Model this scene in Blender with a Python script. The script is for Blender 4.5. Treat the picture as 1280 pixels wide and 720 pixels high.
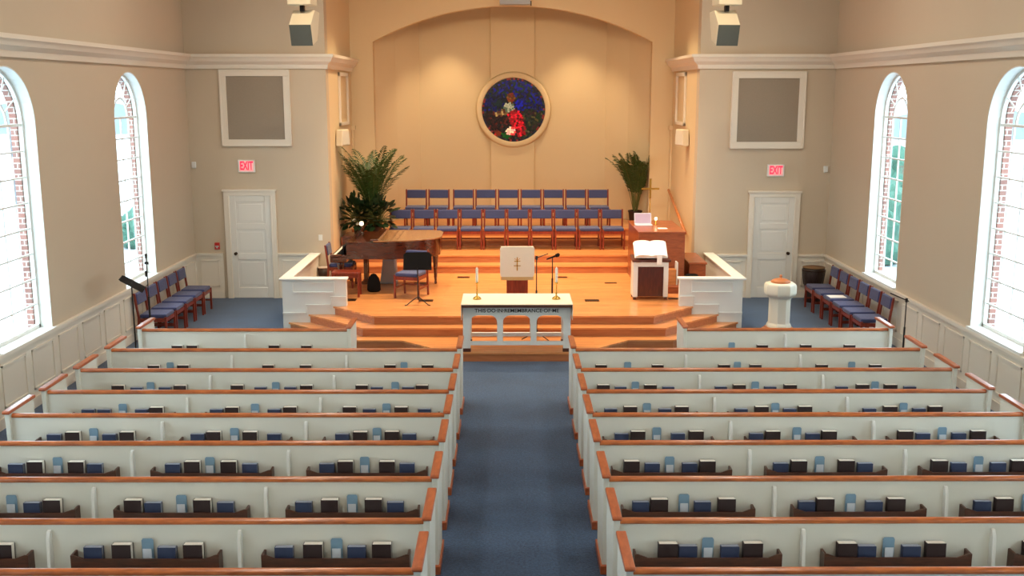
import bpy, bmesh, math, random
from mathutils import Vector, Matrix, noise
S = bpy.context.scene
for o in list(bpy.data.objects): bpy.data.objects.remove(o)
COL = S.collection
PI = math.pi
R = math.radians

# ------------------------------------------------------------------ camera
cd = bpy.data.cameras.new('camera'); cam = bpy.data.objects.new('camera', cd); COL.objects.link(cam)
cd.sensor_width = 36; cd.lens = 36*1300/1280; cd.clip_end = 300; cd.clip_start = .05
cam.location = (-.107, 0, 4.2)
cam.rotation_euler = (R(90-10.76), 0, R(-.22))
S.camera = cam
# ------------------------------------------------------------------ exposure and light
S.view_settings.view_transform = 'Standard'; S.view_settings.look = 'None'
S.view_settings.gamma = 1; S.view_settings.use_curve_mapping = False
S.view_settings.exposure = 0.0
SKY = 9.0
NAVE_W = 86      # each nave ceiling lamp
STAGE_W = 150
FRONT_W = 400     # four added spots that brighten the chancel
W = bpy.data.worlds.new('sky'); S.world = W; W.use_nodes = True
bg = W.node_tree.nodes['Background']; bg.inputs[0].default_value = (.74, .90, 1, 1); bg.inputs[1].default_value = SKY

def lamp(kind, loc, power, color, size=.3, spot=60, blend=.4, aim=None):
    l = bpy.data.lights.new('lamp_light', kind); l.energy = power; l.color = color
    if kind == 'AREA': l.shape = 'DISK'; l.size = size
    else: l.shadow_soft_size = size
    if kind == 'SPOT': l.spot_size = R(spot); l.spot_blend = blend
    o = bpy.data.objects.new('lamp_light', l); COL.objects.link(o); o.location = loc
    if aim is not None:
        o.rotation_euler = (Vector(aim)-Vector(loc)).to_track_quat('-Z', 'Y').to_euler()
    return o

# ------------------------------------------------------------------ helpers
def tag(o, label=None, cat=None, group=None, kind=None):
    if label: o['label'] = label
    if cat: o['category'] = cat
    if group: o['group'] = group
    if kind: o['kind'] = kind
    return o
def obj(name, bm, mat=None, parent=None, smooth=False, bevel=0, loc=None, seg=2):
    me = bpy.data.meshes.new(name)
    bmesh.ops.recalc_face_normals(bm, faces=bm.faces)
    bm.to_mesh(me); bm.free()
    if mat: me.materials.append(mat)
    if smooth:
        for p in me.polygons: p.use_smooth = True
    o = bpy.data.objects.new(name, me); COL.objects.link(o)
    if parent: o.parent = parent
    if loc: o.location = loc
    if bevel:
        m = o.modifiers.new('bevel', 'BEVEL'); m.width = bevel; m.segments = seg; m.limit_method = 'ANGLE'; m.angle_limit = R(40)
        for p in me.polygons: p.use_smooth = True
        w = o.modifiers.new('wn', 'WEIGHTED_NORMAL'); w.keep_sharp = True
    return o
def empty(name, loc=(0,0,0), rz=0):
    o = bpy.data.objects.new(name, None); COL.objects.link(o); o.location = loc; o.rotation_euler = (0,0,rz)
    o.empty_display_size = .1
    return o
def thing(name, label, cat, loc=(0,0,0), rz=0, group=None):
    return tag(empty(name, loc, rz), label, cat, group)
def struct(name, bm, mat, parent=None, **k):
    o = obj(name, bm, mat, parent, **k)
    if not parent: o['kind'] = 'structure'
    return o
def copy_tree(o, parent=None):
    c = o.copy(); COL.objects.link(c); c.parent = parent
    for ch in list(o.children): copy_tree(ch, c)
    return c
def NB(): return bmesh.new()
def box(bm, x0, x1, y0, y1, z0, z1, M=None):
    vs = [Vector((x, y, z)) for z in (z0, z1) for y in (y0, y1) for x in (x0, x1)]
    if M: vs = [M @ v for v in vs]
    v = [bm.verts.new(p) for p in vs]
    for f in ((0,2,3,1),(4,5,7,6),(0,1,5,4),(2,6,7,3),(0,4,6,2),(1,3,7,5)): bm.faces.new([v[i] for i in f])
    return v
def ring(bm, c, r, u, w, n):
    return [bm.verts.new(Vector(c) + u*(math.cos(2*PI*i/n)*r) + w*(math.sin(2*PI*i/n)*r)) for i in range(n)]
def tube(bm, pts, rs, n=8, cap=True):
    pts = [Vector(p) for p in pts]
    if not hasattr(rs, '__len__'): rs = [rs]*len(pts)
    prev = None; u = None
    for i, p in enumerate(pts):
        d = (pts[min(i+1, len(pts)-1)] - pts[max(i-1, 0)]).normalized()
        if u is None: u = d.orthogonal().normalized()
        else: u = (u - d*u.dot(d)).normalized()
        w = d.cross(u)
        rg = ring(bm, p, rs[i], u, w, n)
        if prev:
            for k in range(n): bm.faces.new([prev[k], prev[(k+1)%n], rg[(k+1)%n], rg[k]])
        elif cap: bm.faces.new(list(reversed(rg)))
        prev = rg
    if cap: bm.faces.new(prev)
def lathe(bm, prof, c=(0,0,0), n=24, M=None, sx=1, sy=1, rot=0):
    prev = None; c = Vector(c)
    for r, z in prof:
        if r < 1e-5: rg = [bm.verts.new((M @ Vector((0,0,z)) if M else Vector((0,0,z))) + c)]
        else:
            rg = []
            for i in range(n):
                a = 2*PI*i/n + rot
                v = Vector((math.cos(a)*r*sx, math.sin(a)*r*sy, z))
                rg.append(bm.verts.new((M @ v if M else v) + c))
        if prev:
            if len(prev) == 1 and len(rg) > 1:
                for i in range(n): bm.faces.new([prev[0], rg[i], rg[(i+1)%n]])
            elif len(rg) == 1 and len(prev) > 1:
                for i in range(n): bm.faces.new([prev[(i+1)%n], prev[i], rg[0]])
            elif len(rg) > 1:
                for i in range(n): bm.faces.new([prev[i], prev[(i+1)%n], rg[(i+1)%n], rg[i]])
        elif len(rg) > 1: bm.faces.new(list(reversed(rg)))
        prev = rg
    if prev and len(prev) > 1: bm.faces.new(prev)
def prism(bm, pts, ax, a0, a1, M=None):
    """polygon pts in the two remaining axes (in x,y,z order) extruded along ax from a0 to a1"""
    def mk(p, a):
        v = {'x': (a, p[0], p[1]), 'y': (p[0], a, p[1]), 'z': (p[0], p[1], a)}[ax]
        v = Vector(v)
        return bm.verts.new(M @ v if M else v)
    A = [mk(p, a0) for p in pts]; B = [mk(p, a1) for p in pts]
    n = len(pts)
    bm.faces.new(A); bm.faces.new(list(reversed(B)))
    for i in range(n): bm.faces.new([A[i], B[i], B[(i+1)%n], A[(i+1)%n]])
def offset_poly(pts, d):
    n = len(pts); out = []
    area = sum(pts[i][0]*pts[(i+1)%n][1]-pts[(i+1)%n][0]*pts[i][1] for i in range(n))
    s = 1 if area > 0 else -1
    for i in range(n):
        a, b, c = Vector(pts[i-1]), Vector(pts[i]), Vector(pts[(i+1)%n])
        e1 = (b-a).normalized(); e2 = (c-b).normalized()
        n1 = Vector((e1.y, -e1.x))*s; n2 = Vector((e2.y, -e2.x))*s
        m = (n1+n2); m = m/max(m.dot(n1), .2) if m.length > 1e-6 else n1
        out.append(tuple(b + m*d))
    return out
def rrect(x0, x1, z0, z1, r, n=5):
    out = []
    for cx, cz, a in ((x1-r, z1-r, 0), (x0+r, z1-r, 90), (x0+r, z0+r, 180), (x1-r, z0+r, 270)):
        for i in range(n+1):
            t = R(a + 90*i/n); out.append((cx+math.cos(t)*r, cz+math.sin(t)*r))
    return out
def text_mesh(name, body, size, mat, parent, loc, rot=(PI/2,0,0), depth=.002, width=None, bold=.004):
    cu = bpy.data.curves.new(name+'_curve', 'FONT'); cu.body = body; cu.size = size; cu.extrude = depth
    cu.align_x = 'CENTER'; cu.align_y = 'CENTER'; cu.offset = size*bold
    t = bpy.data.objects.new('tmp', cu); COL.objects.link(t)
    dg = bpy.context.evaluated_depsgraph_get(); dg.update()
    me = bpy.data.meshes.new_from_object(t.evaluated_get(dg)); bpy.data.objects.remove(t)
    xs = [v.co.x for v in me.vertices]
    if width:
        k = width/(max(xs)-min(xs))
        for v in me.vertices: v.co.x *= k
    me.materials.clear(); me.materials.append(mat)
    o = bpy.data.objects.new(name, me); COL.objects.link(o); o.parent = parent
    o.location = loc; o.rotation_euler = rot
    return o

# ------------------------------------------------------------------ materials
def srgb(r, g, b):
    f = lambda c: (c/255/12.92) if c/255 <= .04045 else ((c/255+.055)/1.055)**2.4
    return (f(r), f(g), f(b), 1)
MATS = {}
def mat(name, col, rough=.6, metal=0, spec=.5, nscale=0, namt=.08, bump=0, bscale=60, coat=0, trans=0, emit=None, estr=0, sheen=0):
    m = bpy.data.materials.new(name); m.use_nodes = True; nt = m.node_tree; p = nt.nodes['Principled BSDF']
    c = srgb(*col)
    p.inputs['Base Color'].default_value = c; p.inputs['Roughness'].default_value = rough
    p.inputs['Metallic'].default_value = metal; p.inputs['Specular IOR Level'].default_value = spec
    p.inputs['Coat Weight'].default_value = coat
    p.inputs['Sheen Weight'].default_value = sheen
    tc = nt.nodes.new('ShaderNodeTexCoord')
    if nscale:
        n = nt.nodes.new('ShaderNodeTexNoise'); n.inputs['Scale'].default_value = nscale; n.inputs['Detail'].default_value = 5
        nt.links.new(tc.outputs['Object'], n.inputs['Vector'])
        mr = nt.nodes.new('ShaderNodeMapRange'); mr.inputs[3].default_value = 1-namt; mr.inputs[4].default_value = 1+namt
        nt.links.new(n.outputs['Fac'], mr.inputs[0])
        mx = nt.nodes.new('ShaderNodeVectorMath'); mx.operation = 'SCALE'; mx.inputs[0].default_value = c[:3]
        nt.links.new(mr.outputs[0], mx.inputs['Scale']); nt.links.new(mx.outputs[0], p.inputs['Base Color'])
    if bump:
        n2 = nt.nodes.new('ShaderNodeTexNoise'); n2.inputs['Scale'].default_value = bscale; n2.inputs['Detail'].default_value = 3
        nt.links.new(tc.outputs['Object'], n2.inputs['Vector'])
        b = nt.nodes.new('ShaderNodeBump'); b.inputs['Strength'].default_value = bump; b.inputs['Distance'].default_value = .01
        nt.links.new(n2.outputs['Fac'], b.inputs['Height']); nt.links.new(b.outputs[0], p.inputs['Normal'])
    if emit:
        p.inputs['Emission Color'].default_value = srgb(*emit); p.inputs['Emission Strength'].default_value = estr
    MATS[name] = m
    return m
def wood(name, ca, cb, rough=.35, scale=(1.2, 14, 14), coat=.3, planks=None, spec=.5):
    m = bpy.data.materials.new(name); m.use_nodes = True; nt = m.node_tree; p = nt.nodes['Principled BSDF']
    L = nt.links.new
    tc = nt.nodes.new('ShaderNodeTexCoord'); mp = nt.nodes.new('ShaderNodeMapping'); mp.inputs['Scale'].default_value = scale
    L(tc.outputs['Object'], mp.inputs['Vector'])
    n = nt.nodes.new('ShaderNodeTexNoise'); n.inputs['Scale'].default_value = 3; n.inputs['Detail'].default_value = 6; n.inputs['Distortion'].default_value = .6
    L(mp.outputs[0], n.inputs['Vector'])
    cr = nt.nodes.new('ShaderNodeValToRGB'); cr.color_ramp.elements[0].position = .3; cr.color_ramp.elements[1].position = .7
    cr.color_ramp.elements[0].color = srgb(*ca); cr.color_ramp.elements[1].color = srgb(*cb)
    L(n.outputs['Fac'], cr.inputs[0]); out = cr.outputs[0]
    if planks:
        br = nt.nodes.new('ShaderNodeTexBrick'); br.inputs['Scale'].default_value = 1
        br.inputs['Brick Width'].default_value = planks[0]; br.inputs['Row Height'].default_value = planks[1]
        br.inputs['Mortar Size'].default_value = .0015; br.inputs['Mortar Smooth'].default_value = .5; br.offset = .37; br.offset_frequency = 2
        br.inputs['Color1'].default_value = (.84, .82, .80, 1); br.inputs['Color2'].default_value = (1.12, 1.1, 1.08, 1); br.inputs['Mortar'].default_value = (.5, .45, .4, 1)
        L(tc.outputs['Object'], br.inputs['Vector'])
        mx = nt.nodes.new('ShaderNodeVectorMath'); mx.operation = 'MULTIPLY'
        L(out, mx.inputs[0]); L(br.outputs['Color'], mx.inputs[1]); out = mx.outputs[0]
    L(out, p.inputs['Base Color']); p.inputs['Roughness'].default_value = rough
    p.inputs['Coat Weight'].default_value = coat; p.inputs['Coat Roughness'].default_value = .15; p.inputs['Specular IOR Level'].default_value = spec
    MATS[name] = m
    return m
wall_m = mat('wall_paint', (200, 185, 162), .85, nscale=.8, namt=.03, bump=.08, bscale=180)
lamplit_wall_m = mat('wall_paint_lamplit', (220, 198, 158), .85, nscale=.7, namt=.03, bump=.08, bscale=180)  # same beige as the nave, lightened and yellowed for warm lamplight
trim_m = mat('cream_trim', (228, 220, 205), .5, nscale=2, namt=.02)
pew_m = mat('pew_paint', (222, 223, 214), .5, nscale=3, namt=.03)
door_m = mat('door_paint', (222, 220, 212), .5, nscale=2, namt=.02)
ceil_m = mat('ceiling_paint', (226, 220, 208), .9, nscale=1, namt=.02)
grille_m = mat('grey_grille_cloth', (150, 138, 122), .95, nscale=90, namt=.15)
rail_m = wood('honey_red_wood', (146, 74, 32), (202, 112, 54), .28, (2, 12, 12), .5)
cap_m = wood('cap_wood', (156, 76, 40), (190, 102, 58), .35, (8, 2, 12), .3)
floor_m = wood('oak_floor', (200, 130, 74), (226, 156, 96), .3, (1.1, 10, 10), .25, planks=(1.3, .083))
shaded_oak_m = wood('oak_floor_shaded', (172, 100, 58), (192, 120, 72), .4, (1.1, 10, 12), .1)  # floor oak again, darkened for the shade on upright faces
dwood = wood('dark_rack_wood', (58, 28, 16), (88, 46, 28), .4, (2, 14, 14), .2)
chair_w = wood('chair_wood', (104, 32, 16), (142, 50, 26), .4, (10, 10, 2), .2)
piano_w = wood('piano_mahogany', (60, 24, 13), (88, 38, 22), .16, (1.5, 8, 8), .8)
lid_w = wood('piano_lid_wood', (130, 86, 50), (158, 108, 66), .18, (1.5, 8, 8), .9)
cons_w = wood('console_wood', (128, 62, 34), (160, 84, 46), .35, (2, 2, 9), .3)
lect_w = wood('lectern_panel_wood', (62, 20, 14), (88, 32, 22), .35, (9, 9, 1.5), .3)
hand_w = wood('handrail_wood', (176, 100, 50), (204, 126, 68), .35, (4, 4, 4), .3)
blue_f = mat('blue_upholstery', (60, 66, 106), .95, nscale=60, namt=.22, bump=.3, bscale=200, sheen=.2)
black_m = mat('black_metal', (22, 20, 20), .4, spec=.4)
blackp = mat('black_plastic', (20, 19, 19), .85, spec=.2)
brass_m = mat('brass', (212, 168, 84), .25, metal=1)
knob_m = mat('dark_bronze', (60, 46, 36), .35, metal=.8)
cloth_m = mat('cream_cloth', (218, 212, 196), .9, nscale=12, namt=.03, bump=.1, bscale=90)
white_m = mat('white_paint', (226, 228, 224), .45, nscale=3, namt=.02)
paper_m = mat('white_paper', (246, 244, 238), .8, nscale=8, namt=.02)
candle_m = mat('candle_wax', (248, 240, 222), .5)
bookb_m = mat('maroon_book_cover', (40, 24, 28), .6, nscale=30, namt=.2)
booku_m = mat('navy_book_cover', (44, 58, 92), .6, nscale=30, namt=.15)
page_m = mat('page_edges', (238, 234, 224), .8, nscale=60, namt=.05)
pageu_m = mat('grey_page_edges', (150, 158, 176), .8, nscale=60, namt=.05)
card_m = mat('light_blue_card', (124, 158, 184), .7, nscale=20, namt=.05)
card2_m = mat('white_blue_card', (206, 216, 228), .7, nscale=20, namt=.05)
ivory_m = mat('ivory_keys', (240, 236, 222), .3)
leaf_m = mat('palm_green', (46, 74, 28), .5, nscale=6, namt=.35)
leafd_m = mat('dark_leaf_green', (26, 50, 26), .4, nscale=6, namt=.35)
flower_m = mat('white_flower', (240, 236, 220), .6)
stem_m = mat('stem_green', (98, 104, 52), .6, nscale=8, namt=.2)
pot_m = mat('dark_pot', (44, 26, 22), .5, nscale=6, namt=.15)
drumtop_m = mat('drum_skin', (120, 92, 62), .7, nscale=10, namt=.15)
drum_m = mat('dark_drum_shell', (46, 30, 26), .45, nscale=8, namt=.2)
stone_m = mat('font_cream_paint', (232, 226, 208), .5, nscale=5, namt=.03)
copper_m = mat('copper_wood_lid', (196, 120, 70), .35, nscale=8, namt=.1)
spk_m = mat('cream_plastic', (226, 214, 188), .5)
spkg_m = mat('grey_perforated_grille', (84, 88, 84), .7, nscale=160, namt=.25)
redt_m = mat('red_alarm', (190, 40, 34), .5)
letter_m = mat('black_lettering', (40, 36, 36), .6)
grey_m = mat('grey_housing', (160, 168, 176), .5)
gcloth_m = mat('grey_cloth', (176, 164, 156), .9, nscale=5, namt=.05)
concrete_m = mat('pale_paving', (176, 184, 190), .9, nscale=1.2, namt=.1)
house_m = mat('pale_siding', (214, 222, 226), .8, nscale=3, namt=.04)
slate_m = mat('slate_roof', (110, 122, 134), .8, nscale=6, namt=.15)
hwin_m = mat('dark_blue_glass', (70, 96, 112), .15)
hedge_m = mat('teal_hedge', (44, 84, 70), .8, nscale=4, namt=.4)
exit_face = mat('exit_face', (236, 205, 200), .5, emit=(255, 130, 140), estr=.35)
exit_red = mat('exit_red_glow', (235, 30, 60), .5, emit=(255, 24, 62), estr=1.5)
glow_m = mat('lamp_glow', (255, 235, 200), .5, emit=(255, 225, 180), estr=6)
lamp_glow = mat('ceiling_lamp_diffuser', (255, 240, 215), .5, emit=(255, 236, 205), estr=4)

def carpet():
    m = bpy.data.materials.new('blue_carpet'); m.use_nodes = True; nt = m.node_tree; p = nt.nodes['Principled BSDF']; L = nt.links.new
    tc = nt.nodes.new('ShaderNodeTexCoord')
    n = nt.nodes.new('ShaderNodeTexNoise'); n.inputs['Scale'].default_value = 38; n.inputs['Detail'].default_value = 4; n.inputs['Roughness'].default_value = .8
    n2 = nt.nodes.new('ShaderNodeTexNoise'); n2.inputs['Scale'].default_value = 1.6; n2.inputs['Detail'].default_value = 3
    for k in (n, n2): L(tc.outputs['Object'], k.inputs['Vector'])
    ad = nt.nodes.new('ShaderNodeMath'); ad.operation = 'MULTIPLY_ADD'; ad.inputs[1].default_value = .25
    L(n2.outputs['Fac'], ad.inputs[0]); L(n.outputs['Fac'], ad.inputs[2])
    cr = nt.nodes.new('ShaderNodeValToRGB'); cr.color_ramp.elements[0].position = .42; cr.color_ramp.elements[1].position = .85
    cr.color_ramp.elements[0].color = srgb(14, 32, 58); cr.color_ramp.elements[1].color = srgb(60, 92, 130)
    L(ad.outputs[0], cr.inputs[0]); L(cr.outputs[0], p.inputs['Base Color']); p.inputs['Roughness'].default_value = 1
    p.inputs['Sheen Weight'].default_value = .3; p.inputs['Specular IOR Level'].default_value = .1
    b = nt.nodes.new('ShaderNodeBump'); b.inputs['Strength'].default_value = .5; b.inputs['Distance'].default_value = .01
    L(n.outputs['Fac'], b.inputs['Height']); L(b.outputs[0], p.inputs['Normal'])
    return m
carpet_m = carpet()
def brick():
    m = bpy.data.materials.new('red_brick'); m.use_nodes = True; nt = m.node_tree; p = nt.nodes['Principled BSDF']; L = nt.links.new
    tc = nt.nodes.new('ShaderNodeTexCoord'); mp = nt.nodes.new('ShaderNodeMapping'); mp.inputs['Rotation'].default_value = (PI/2, 0, 0)
    # combine x+y so that bricks run on both wall directions
    sx = nt.nodes.new('ShaderNodeSeparateXYZ'); cx = nt.nodes.new('ShaderNodeCombineXYZ'); a = nt.nodes.new('ShaderNodeMath')
    L(tc.outputs['Object'], sx.inputs[0]); L(sx.outputs[0], a.inputs[0]); L(sx.outputs[1], a.inputs[1]); L(a.outputs[0], cx.inputs[0]); L(sx.outputs[2], cx.inputs[1])
    br = nt.nodes.new('ShaderNodeTexBrick'); br.inputs['Scale'].default_value = 1; br.inputs['Brick Width'].default_value = .21; br.inputs['Row Height'].default_value = .075
    br.inputs['Mortar Size'].default_value = .008
    br.inputs['Color1'].default_value = srgb(150, 96, 84); br.inputs['Color2'].default_value = srgb(122, 78, 70); br.inputs['Mortar'].default_value = srgb(190, 180, 172)
    L(cx.outputs[0], br.inputs['Vector']); L(br.outputs['Color'], p.inputs['Base Color']); p.inputs['Roughness'].default_value = .9
    return m
brick_m = brick()
def glass():
    m = bpy.data.materials.new('window_glass'); m.use_nodes = True; nt = m.node_tree; L = nt.links.new
    for n in list(nt.nodes): nt.nodes.remove(n)
    o = nt.nodes.new('ShaderNodeOutputMaterial'); mx = nt.nodes.new('ShaderNodeMixShader'); t = nt.nodes.new('ShaderNodeBsdfTransparent'); g = nt.nodes.new('ShaderNodeBsdfGlossy')
    g.inputs['Roughness'].default_value = .02; t.inputs[0].default_value = (.95, .98, .98, 1)
    mx.inputs[0].default_value = .06
    L(t.outputs[0], mx.inputs[1]); L(g.outputs[0], mx.inputs[2]); L(mx.outputs[0], o.inputs[0])
    return m
glass_m = glass()
def stained():
    m = bpy.data.materials.new('stained_glass'); m.use_nodes = True; nt = m.node_tree; p = nt.nodes['Principled BSDF']; L = nt.links.new
    at = nt.nodes.new('ShaderNodeVertexColor'); at.layer_name = 'glass_colour'
    L(at.outputs[0], p.inputs['Base Color']); L(at.outputs[0], p.inputs['Emission Color']); p.inputs['Emission Strength'].default_value = 1.0  # pieces glow in their own colour, standing in for daylight behind
    p.inputs['Roughness'].default_value = .25
    return m
stained_m = stained()

# ------------------------------------------------------------------ the room
XL, XR, YB, ZC = -6.5, 6.4, 21.05, 7.6
Y0 = -3.5
bm = NB(); box(bm, XL-.4, XR+.4, Y0, YB+.1, -.2, 0); struct('floor', bm, carpet_m)
bm = NB(); box(bm, XL-.4, XR+.4, Y0, YB+.05, ZC, ZC+.2); struct('ceiling', bm, ceil_m)
bm = NB(); box(bm, XL-.4, XR+.4, Y0-.2, Y0, -.2, ZC+.2); struct('wall_rear', bm, wall_m)

WIN = [17.9, 13.5, 9.1, 4.7, .3]       # window centres along Y; those after the first added for daylight
WR = .77; WS = .93; WT = 3.74           # half width, sill, spring
def wall_holes(bm, x0, x1, ya, yb, r=WR, sill=WS, cy_list=WIN, spring=WT):
    cys = sorted(cy_list); y = ya
    for cy in cys:
        box(bm, x0, x1, y, cy-r, -.2, ZC+.2)
        box(bm, x0, x1, cy-r, cy+r, -.2, sill)
        n = 20
        a = [(cy+math.cos(PI*i/n)*r, spring+math.sin(PI*i/n)*r) for i in range(n+1)]
        for i in range(n):
            prism(bm, [a[i], a[i+1], (a[i+1][0], ZC+.2), (a[i][0], ZC+.2)], 'x', x0, x1)
        y = cy+r
    box(bm, x0, x1, y, yb, -.2, ZC+.2)
for side, xi in (('left', XL), ('right', XR)):
    s = -1 if side == 'left' else 1
    bm = NB(); a, b = sorted((xi, xi+s*.24)); wall_holes(bm, a, b, Y0, YB+.3); struct('wall_'+side, bm, wall_m)
    bm = NB(); a, b = sorted((xi+s*.24, xi+s*.33)); wall_holes(bm, a, b, Y0, YB+.3, r=WR-.04); w = struct('wall_'+side+'_brick_outside', bm, brick_m)

def arch_pts(cy, r, z0, zs, n=24):
    return [(cy-r, z0)] + [(cy-math.cos(PI*i/n)*r, zs+math.sin(PI*i/n)*r) for i in range(n+1)] + [(cy+r, z0)]
def arch_band(bm, x0, x1, cy, r0, r1, z0, zs, n=24):
    A = arch_pts(cy, r0, z0, zs, n); B = arch_pts(cy, r1, z0, zs, n)
    for i in range(len(A)-1):
        prism(bm, [A[i], B[i], B[i+1], A[i+1]], 'x', x0, x1)
k = 0
for side, xi in (('left', XL), ('right', XR)):
    s = -1 if side == 'left' else 1
    for cy in WIN:
        k += 1
        root = tag(empty('window_%d' % k, (xi, cy, WS)), kind='structure')
        X = lambda a, b: tuple(sorted((s*a, s*b)))
        # reveal lining (white splayed jamb)
        bm = NB(); arch_band(bm, *X(0.0, .20), 0, WR-.015, WR, 0, WT-WS); box(bm, *X(-.05, .20), -WR-.02, WR+.02, -.035, .012)
        obj('window_reveal', bm, white_m, root)
        bm = NB(); arch_band(bm, *X(.16, .21), 0, WR-.055, WR-.012, 0, WT-WS); box(bm, *X(.16, .21), -WR+.015, WR-.015, 0, .06)
        r = WR-.04; zs = WT-WS
        nrow = 8
        for i in range(1, nrow+1):
            z = zs*i/nrow; box(bm, *X(.17, .20), -r, r, z-(.018 if i == nrow else .011), z+(.018 if i == nrow else .011))
        for c in (-.5, 0, .5): box(bm, *X(.172, .198), c*r-.011, c*r+.011, 0, zs)
        for a in (30, 60, 90, 120, 150):      # fan bars in the head
            tube(bm, [(s*.185, math.cos(R(a))*r*.45, zs+math.sin(R(a))*r*.45), (s*.185, math.cos(R(a))*r, zs+math.sin(R(a))*r)], .011, 6)
        arch_band(bm, *X(.172, .198), 0, r*.43, r*.47, 0, 0, 16)
        # drop the band to the spring line
        o = obj('window_frame', bm, white_m, root)
        me = o.data
        # last arch band vertices sit round z = 0: lift them
        cnt = 0
        nb = (16+2)*8
        for v in me.vertices[-nb:]: v.co.z += zs
        bm = NB(); prism(bm, arch_pts(0, r, .02, zs), 'x', *X(.183, .189)); obj('glass_pane', bm, glass_m, root)

# back wall, left and right of the chancel
bm = NB(); box(bm, XL-.1, -3.72, YB, YB+.3, -.2, ZC); struct('wall_back_left', bm, wall_m)
bm = NB(); box(bm, 3.70, XR+.1, YB, YB+.3, -.2, ZC); struct('wall_back_right', bm, wall_m)
# chancel return walls, arch wall and apse
CZ = 7.6
bm = NB(); box(bm, -3.98, -3.721, YB+.02, 24.7, -.2, CZ); struct('wall_chancel_left', bm, lamplit_wall_m)
bm = NB(); box(bm, 3.701, 3.98, YB+.02, 24.7, -.2, CZ); struct('wall_chancel_right', bm, lamplit_wall_m)
bm = NB(); AY0, AY1 = 24.4, 24.65
box(bm, -3.72, -3.2, AY0, AY1, -.2, CZ); box(bm, 3.2, 3.70, AY0, AY1, -.2, CZ)
n = 32; rise = .80; rad = (3.2**2+rise**2)/(2*rise); half = math.asin(3.2/rad); zc = 5.29+rise-rad
arc = [(math.sin(-half+2*half*i/n)*rad, zc+math.cos(-half+2*half*i/n)*rad) for i in range(n+1)]
for i in range(n): prism(bm, [arc[i], arc[i+1], (arc[i+1][0], CZ), (arc[i][0], CZ)], 'y', AY0, AY1)
struct('wall_arch', bm, lamplit_wall_m)
bm = NB()
ap = [(-3.32, 24.6), (-2.80, 25.45), (-2.27, 26.0), (2.30, 26.0), (2.80, 25.45), (3.32, 24.6)]
for i in range(5):
    a, b = Vector(ap[i]), Vector(ap[i+1]); d = (b-a).normalized(); nn = Vector((-d.y, d.x))*.15
    if nn.y < 0 and i == 2: nn = -nn
    prism(bm, [tuple(a), tuple(b), tuple(b+nn+d*.05), tuple(a+nn-d*.05)], 'z', -.2, CZ)
struct('wall_apse', bm, lamplit_wall_m)
bm = NB(); box(bm, -.53, .54, 25.9, 26.02, .9, CZ-.001); struct('trim_1', bm, lamplit_wall_m, bevel=.01)
bm = NB(); box(bm, -4.0, 4.0, YB, 26.3, CZ, CZ+.2); struct('ceiling_chancel', bm, ceil_m)

# cornices (profile stepped)
def cornice_profile(): return [(0, 4.62), (.04, 4.62), (.06, 4.70), (.13, 4.76), (.17, 4.84), (.19, 4.84), (.19, 4.90), (0, 4.90)]
def sweep(path, prof, side):
    """prof: (offset, z); path in plan; side = +1 offsets to the left of the travel direction"""
    bm = NB(); rings = []; P = [Vector(p) for p in path]
    for i, p in enumerate(P):
        d1 = (P[i]-P[i-1]).normalized() if i else None
        d2 = (P[i+1]-P[i]).normalized() if i < len(P)-1 else None
        n1 = Vector((-d1.y, d1.x))*side if d1 else None
        n2 = Vector((-d2.y, d2.x))*side if d2 else None
        if d1 and d2: m = (n1+n2); m = m/m.dot(n1)
        else: m = n1 or n2
        rings.append([bm.verts.new((p.x+m.x*a, p.y+m.y*a, z)) for a, z in prof])
    for r0, r1 in zip(rings, rings[1:]):
        for k in range(len(prof)): bm.faces.new([r0[k], r0[(k+1) % len(prof)], r1[(k+1) % len(prof)], r1[k]])
    bm.faces.new(rings[0]); bm.faces.new(list(reversed(rings[-1])))
    return bm
struct('trim_2', sweep([(XL, Y0), (XL, YB), (-3.72, YB), (-3.72, 24.4)], cornice_profile(), -1), trim_m)
struct('trim_3', sweep([(XR, Y0), (XR, YB), (3.70, YB), (3.70, 24.4)], cornice_profile(), 1), trim_m)

# wainscot
def wainscot_x(bm, x0, x1, y, s=-1, h=.90):      # on a wall facing -Y
    box(bm, x0, x1, y-.02, y, 0, h); box(bm, x0, x1, y-.055, y, h-.01, h+.035); box(bm, x0, x1, y-.035, y, 0, .14)
    w = x1-x0; n = max(1, round(w/.75)); pw = w/n
    for i in range(n):
        a = x0+i*pw+.09; b = x0+(i+1)*pw-.09
        if b-a < .1: continue
        for q in ((a, b, .24, .265), (a, b, h-.135, h-.11)): box(bm, q[0], q[1], y-.035, y-.015, q[2], q[3])
        for q in ((a, a+.025), (b-.025, b)): box(bm, q[0], q[1], y-.035, y-.015, .24, h-.11)
def wainscot_y(bm, y0, y1, x, s, h=.90):
    X = lambda a, b: tuple(sorted((x+s*a, x+s*b)))
    box(bm, *X(0, .02), y0, y1, 0, h); box(bm, *X(0, .055), y0, y1, h-.01, h+.035); box(bm, *X(0, .035), y0, y1, 0, .14)
    w = y1-y0; n = max(1, round(w/.85)); pw = w/n
    for i in range(n):
        a = y0+i*pw+.09; b = y0+(i+1)*pw-.09
        for q in ((a, b, .24, .265), (a, b, h-.135, h-.11)): box(bm, *X(.015, .035), q[0], q[1], q[2], q[3])
        for q in ((a, a+.025), (b-.025, b)): box(bm, *X(.015, .035), q[0], q[1], .24, h-.11)
bm = NB(); wainscot_x(bm, XL, -5.93, YB); wainscot_x(bm, -4.83, -4.12, YB); struct('trim_6', bm, trim_m)
bm = NB(); wainscot_x(bm, 4.06, 4.78, YB, h=.87); wainscot_x(bm, 5.82, XR, YB, h=.87); struct('trim_7', bm, trim_m)
bm = NB(); wainscot_y(bm, Y0, YB, XL, 1); struct('trim_8', bm, trim_m)
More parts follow.
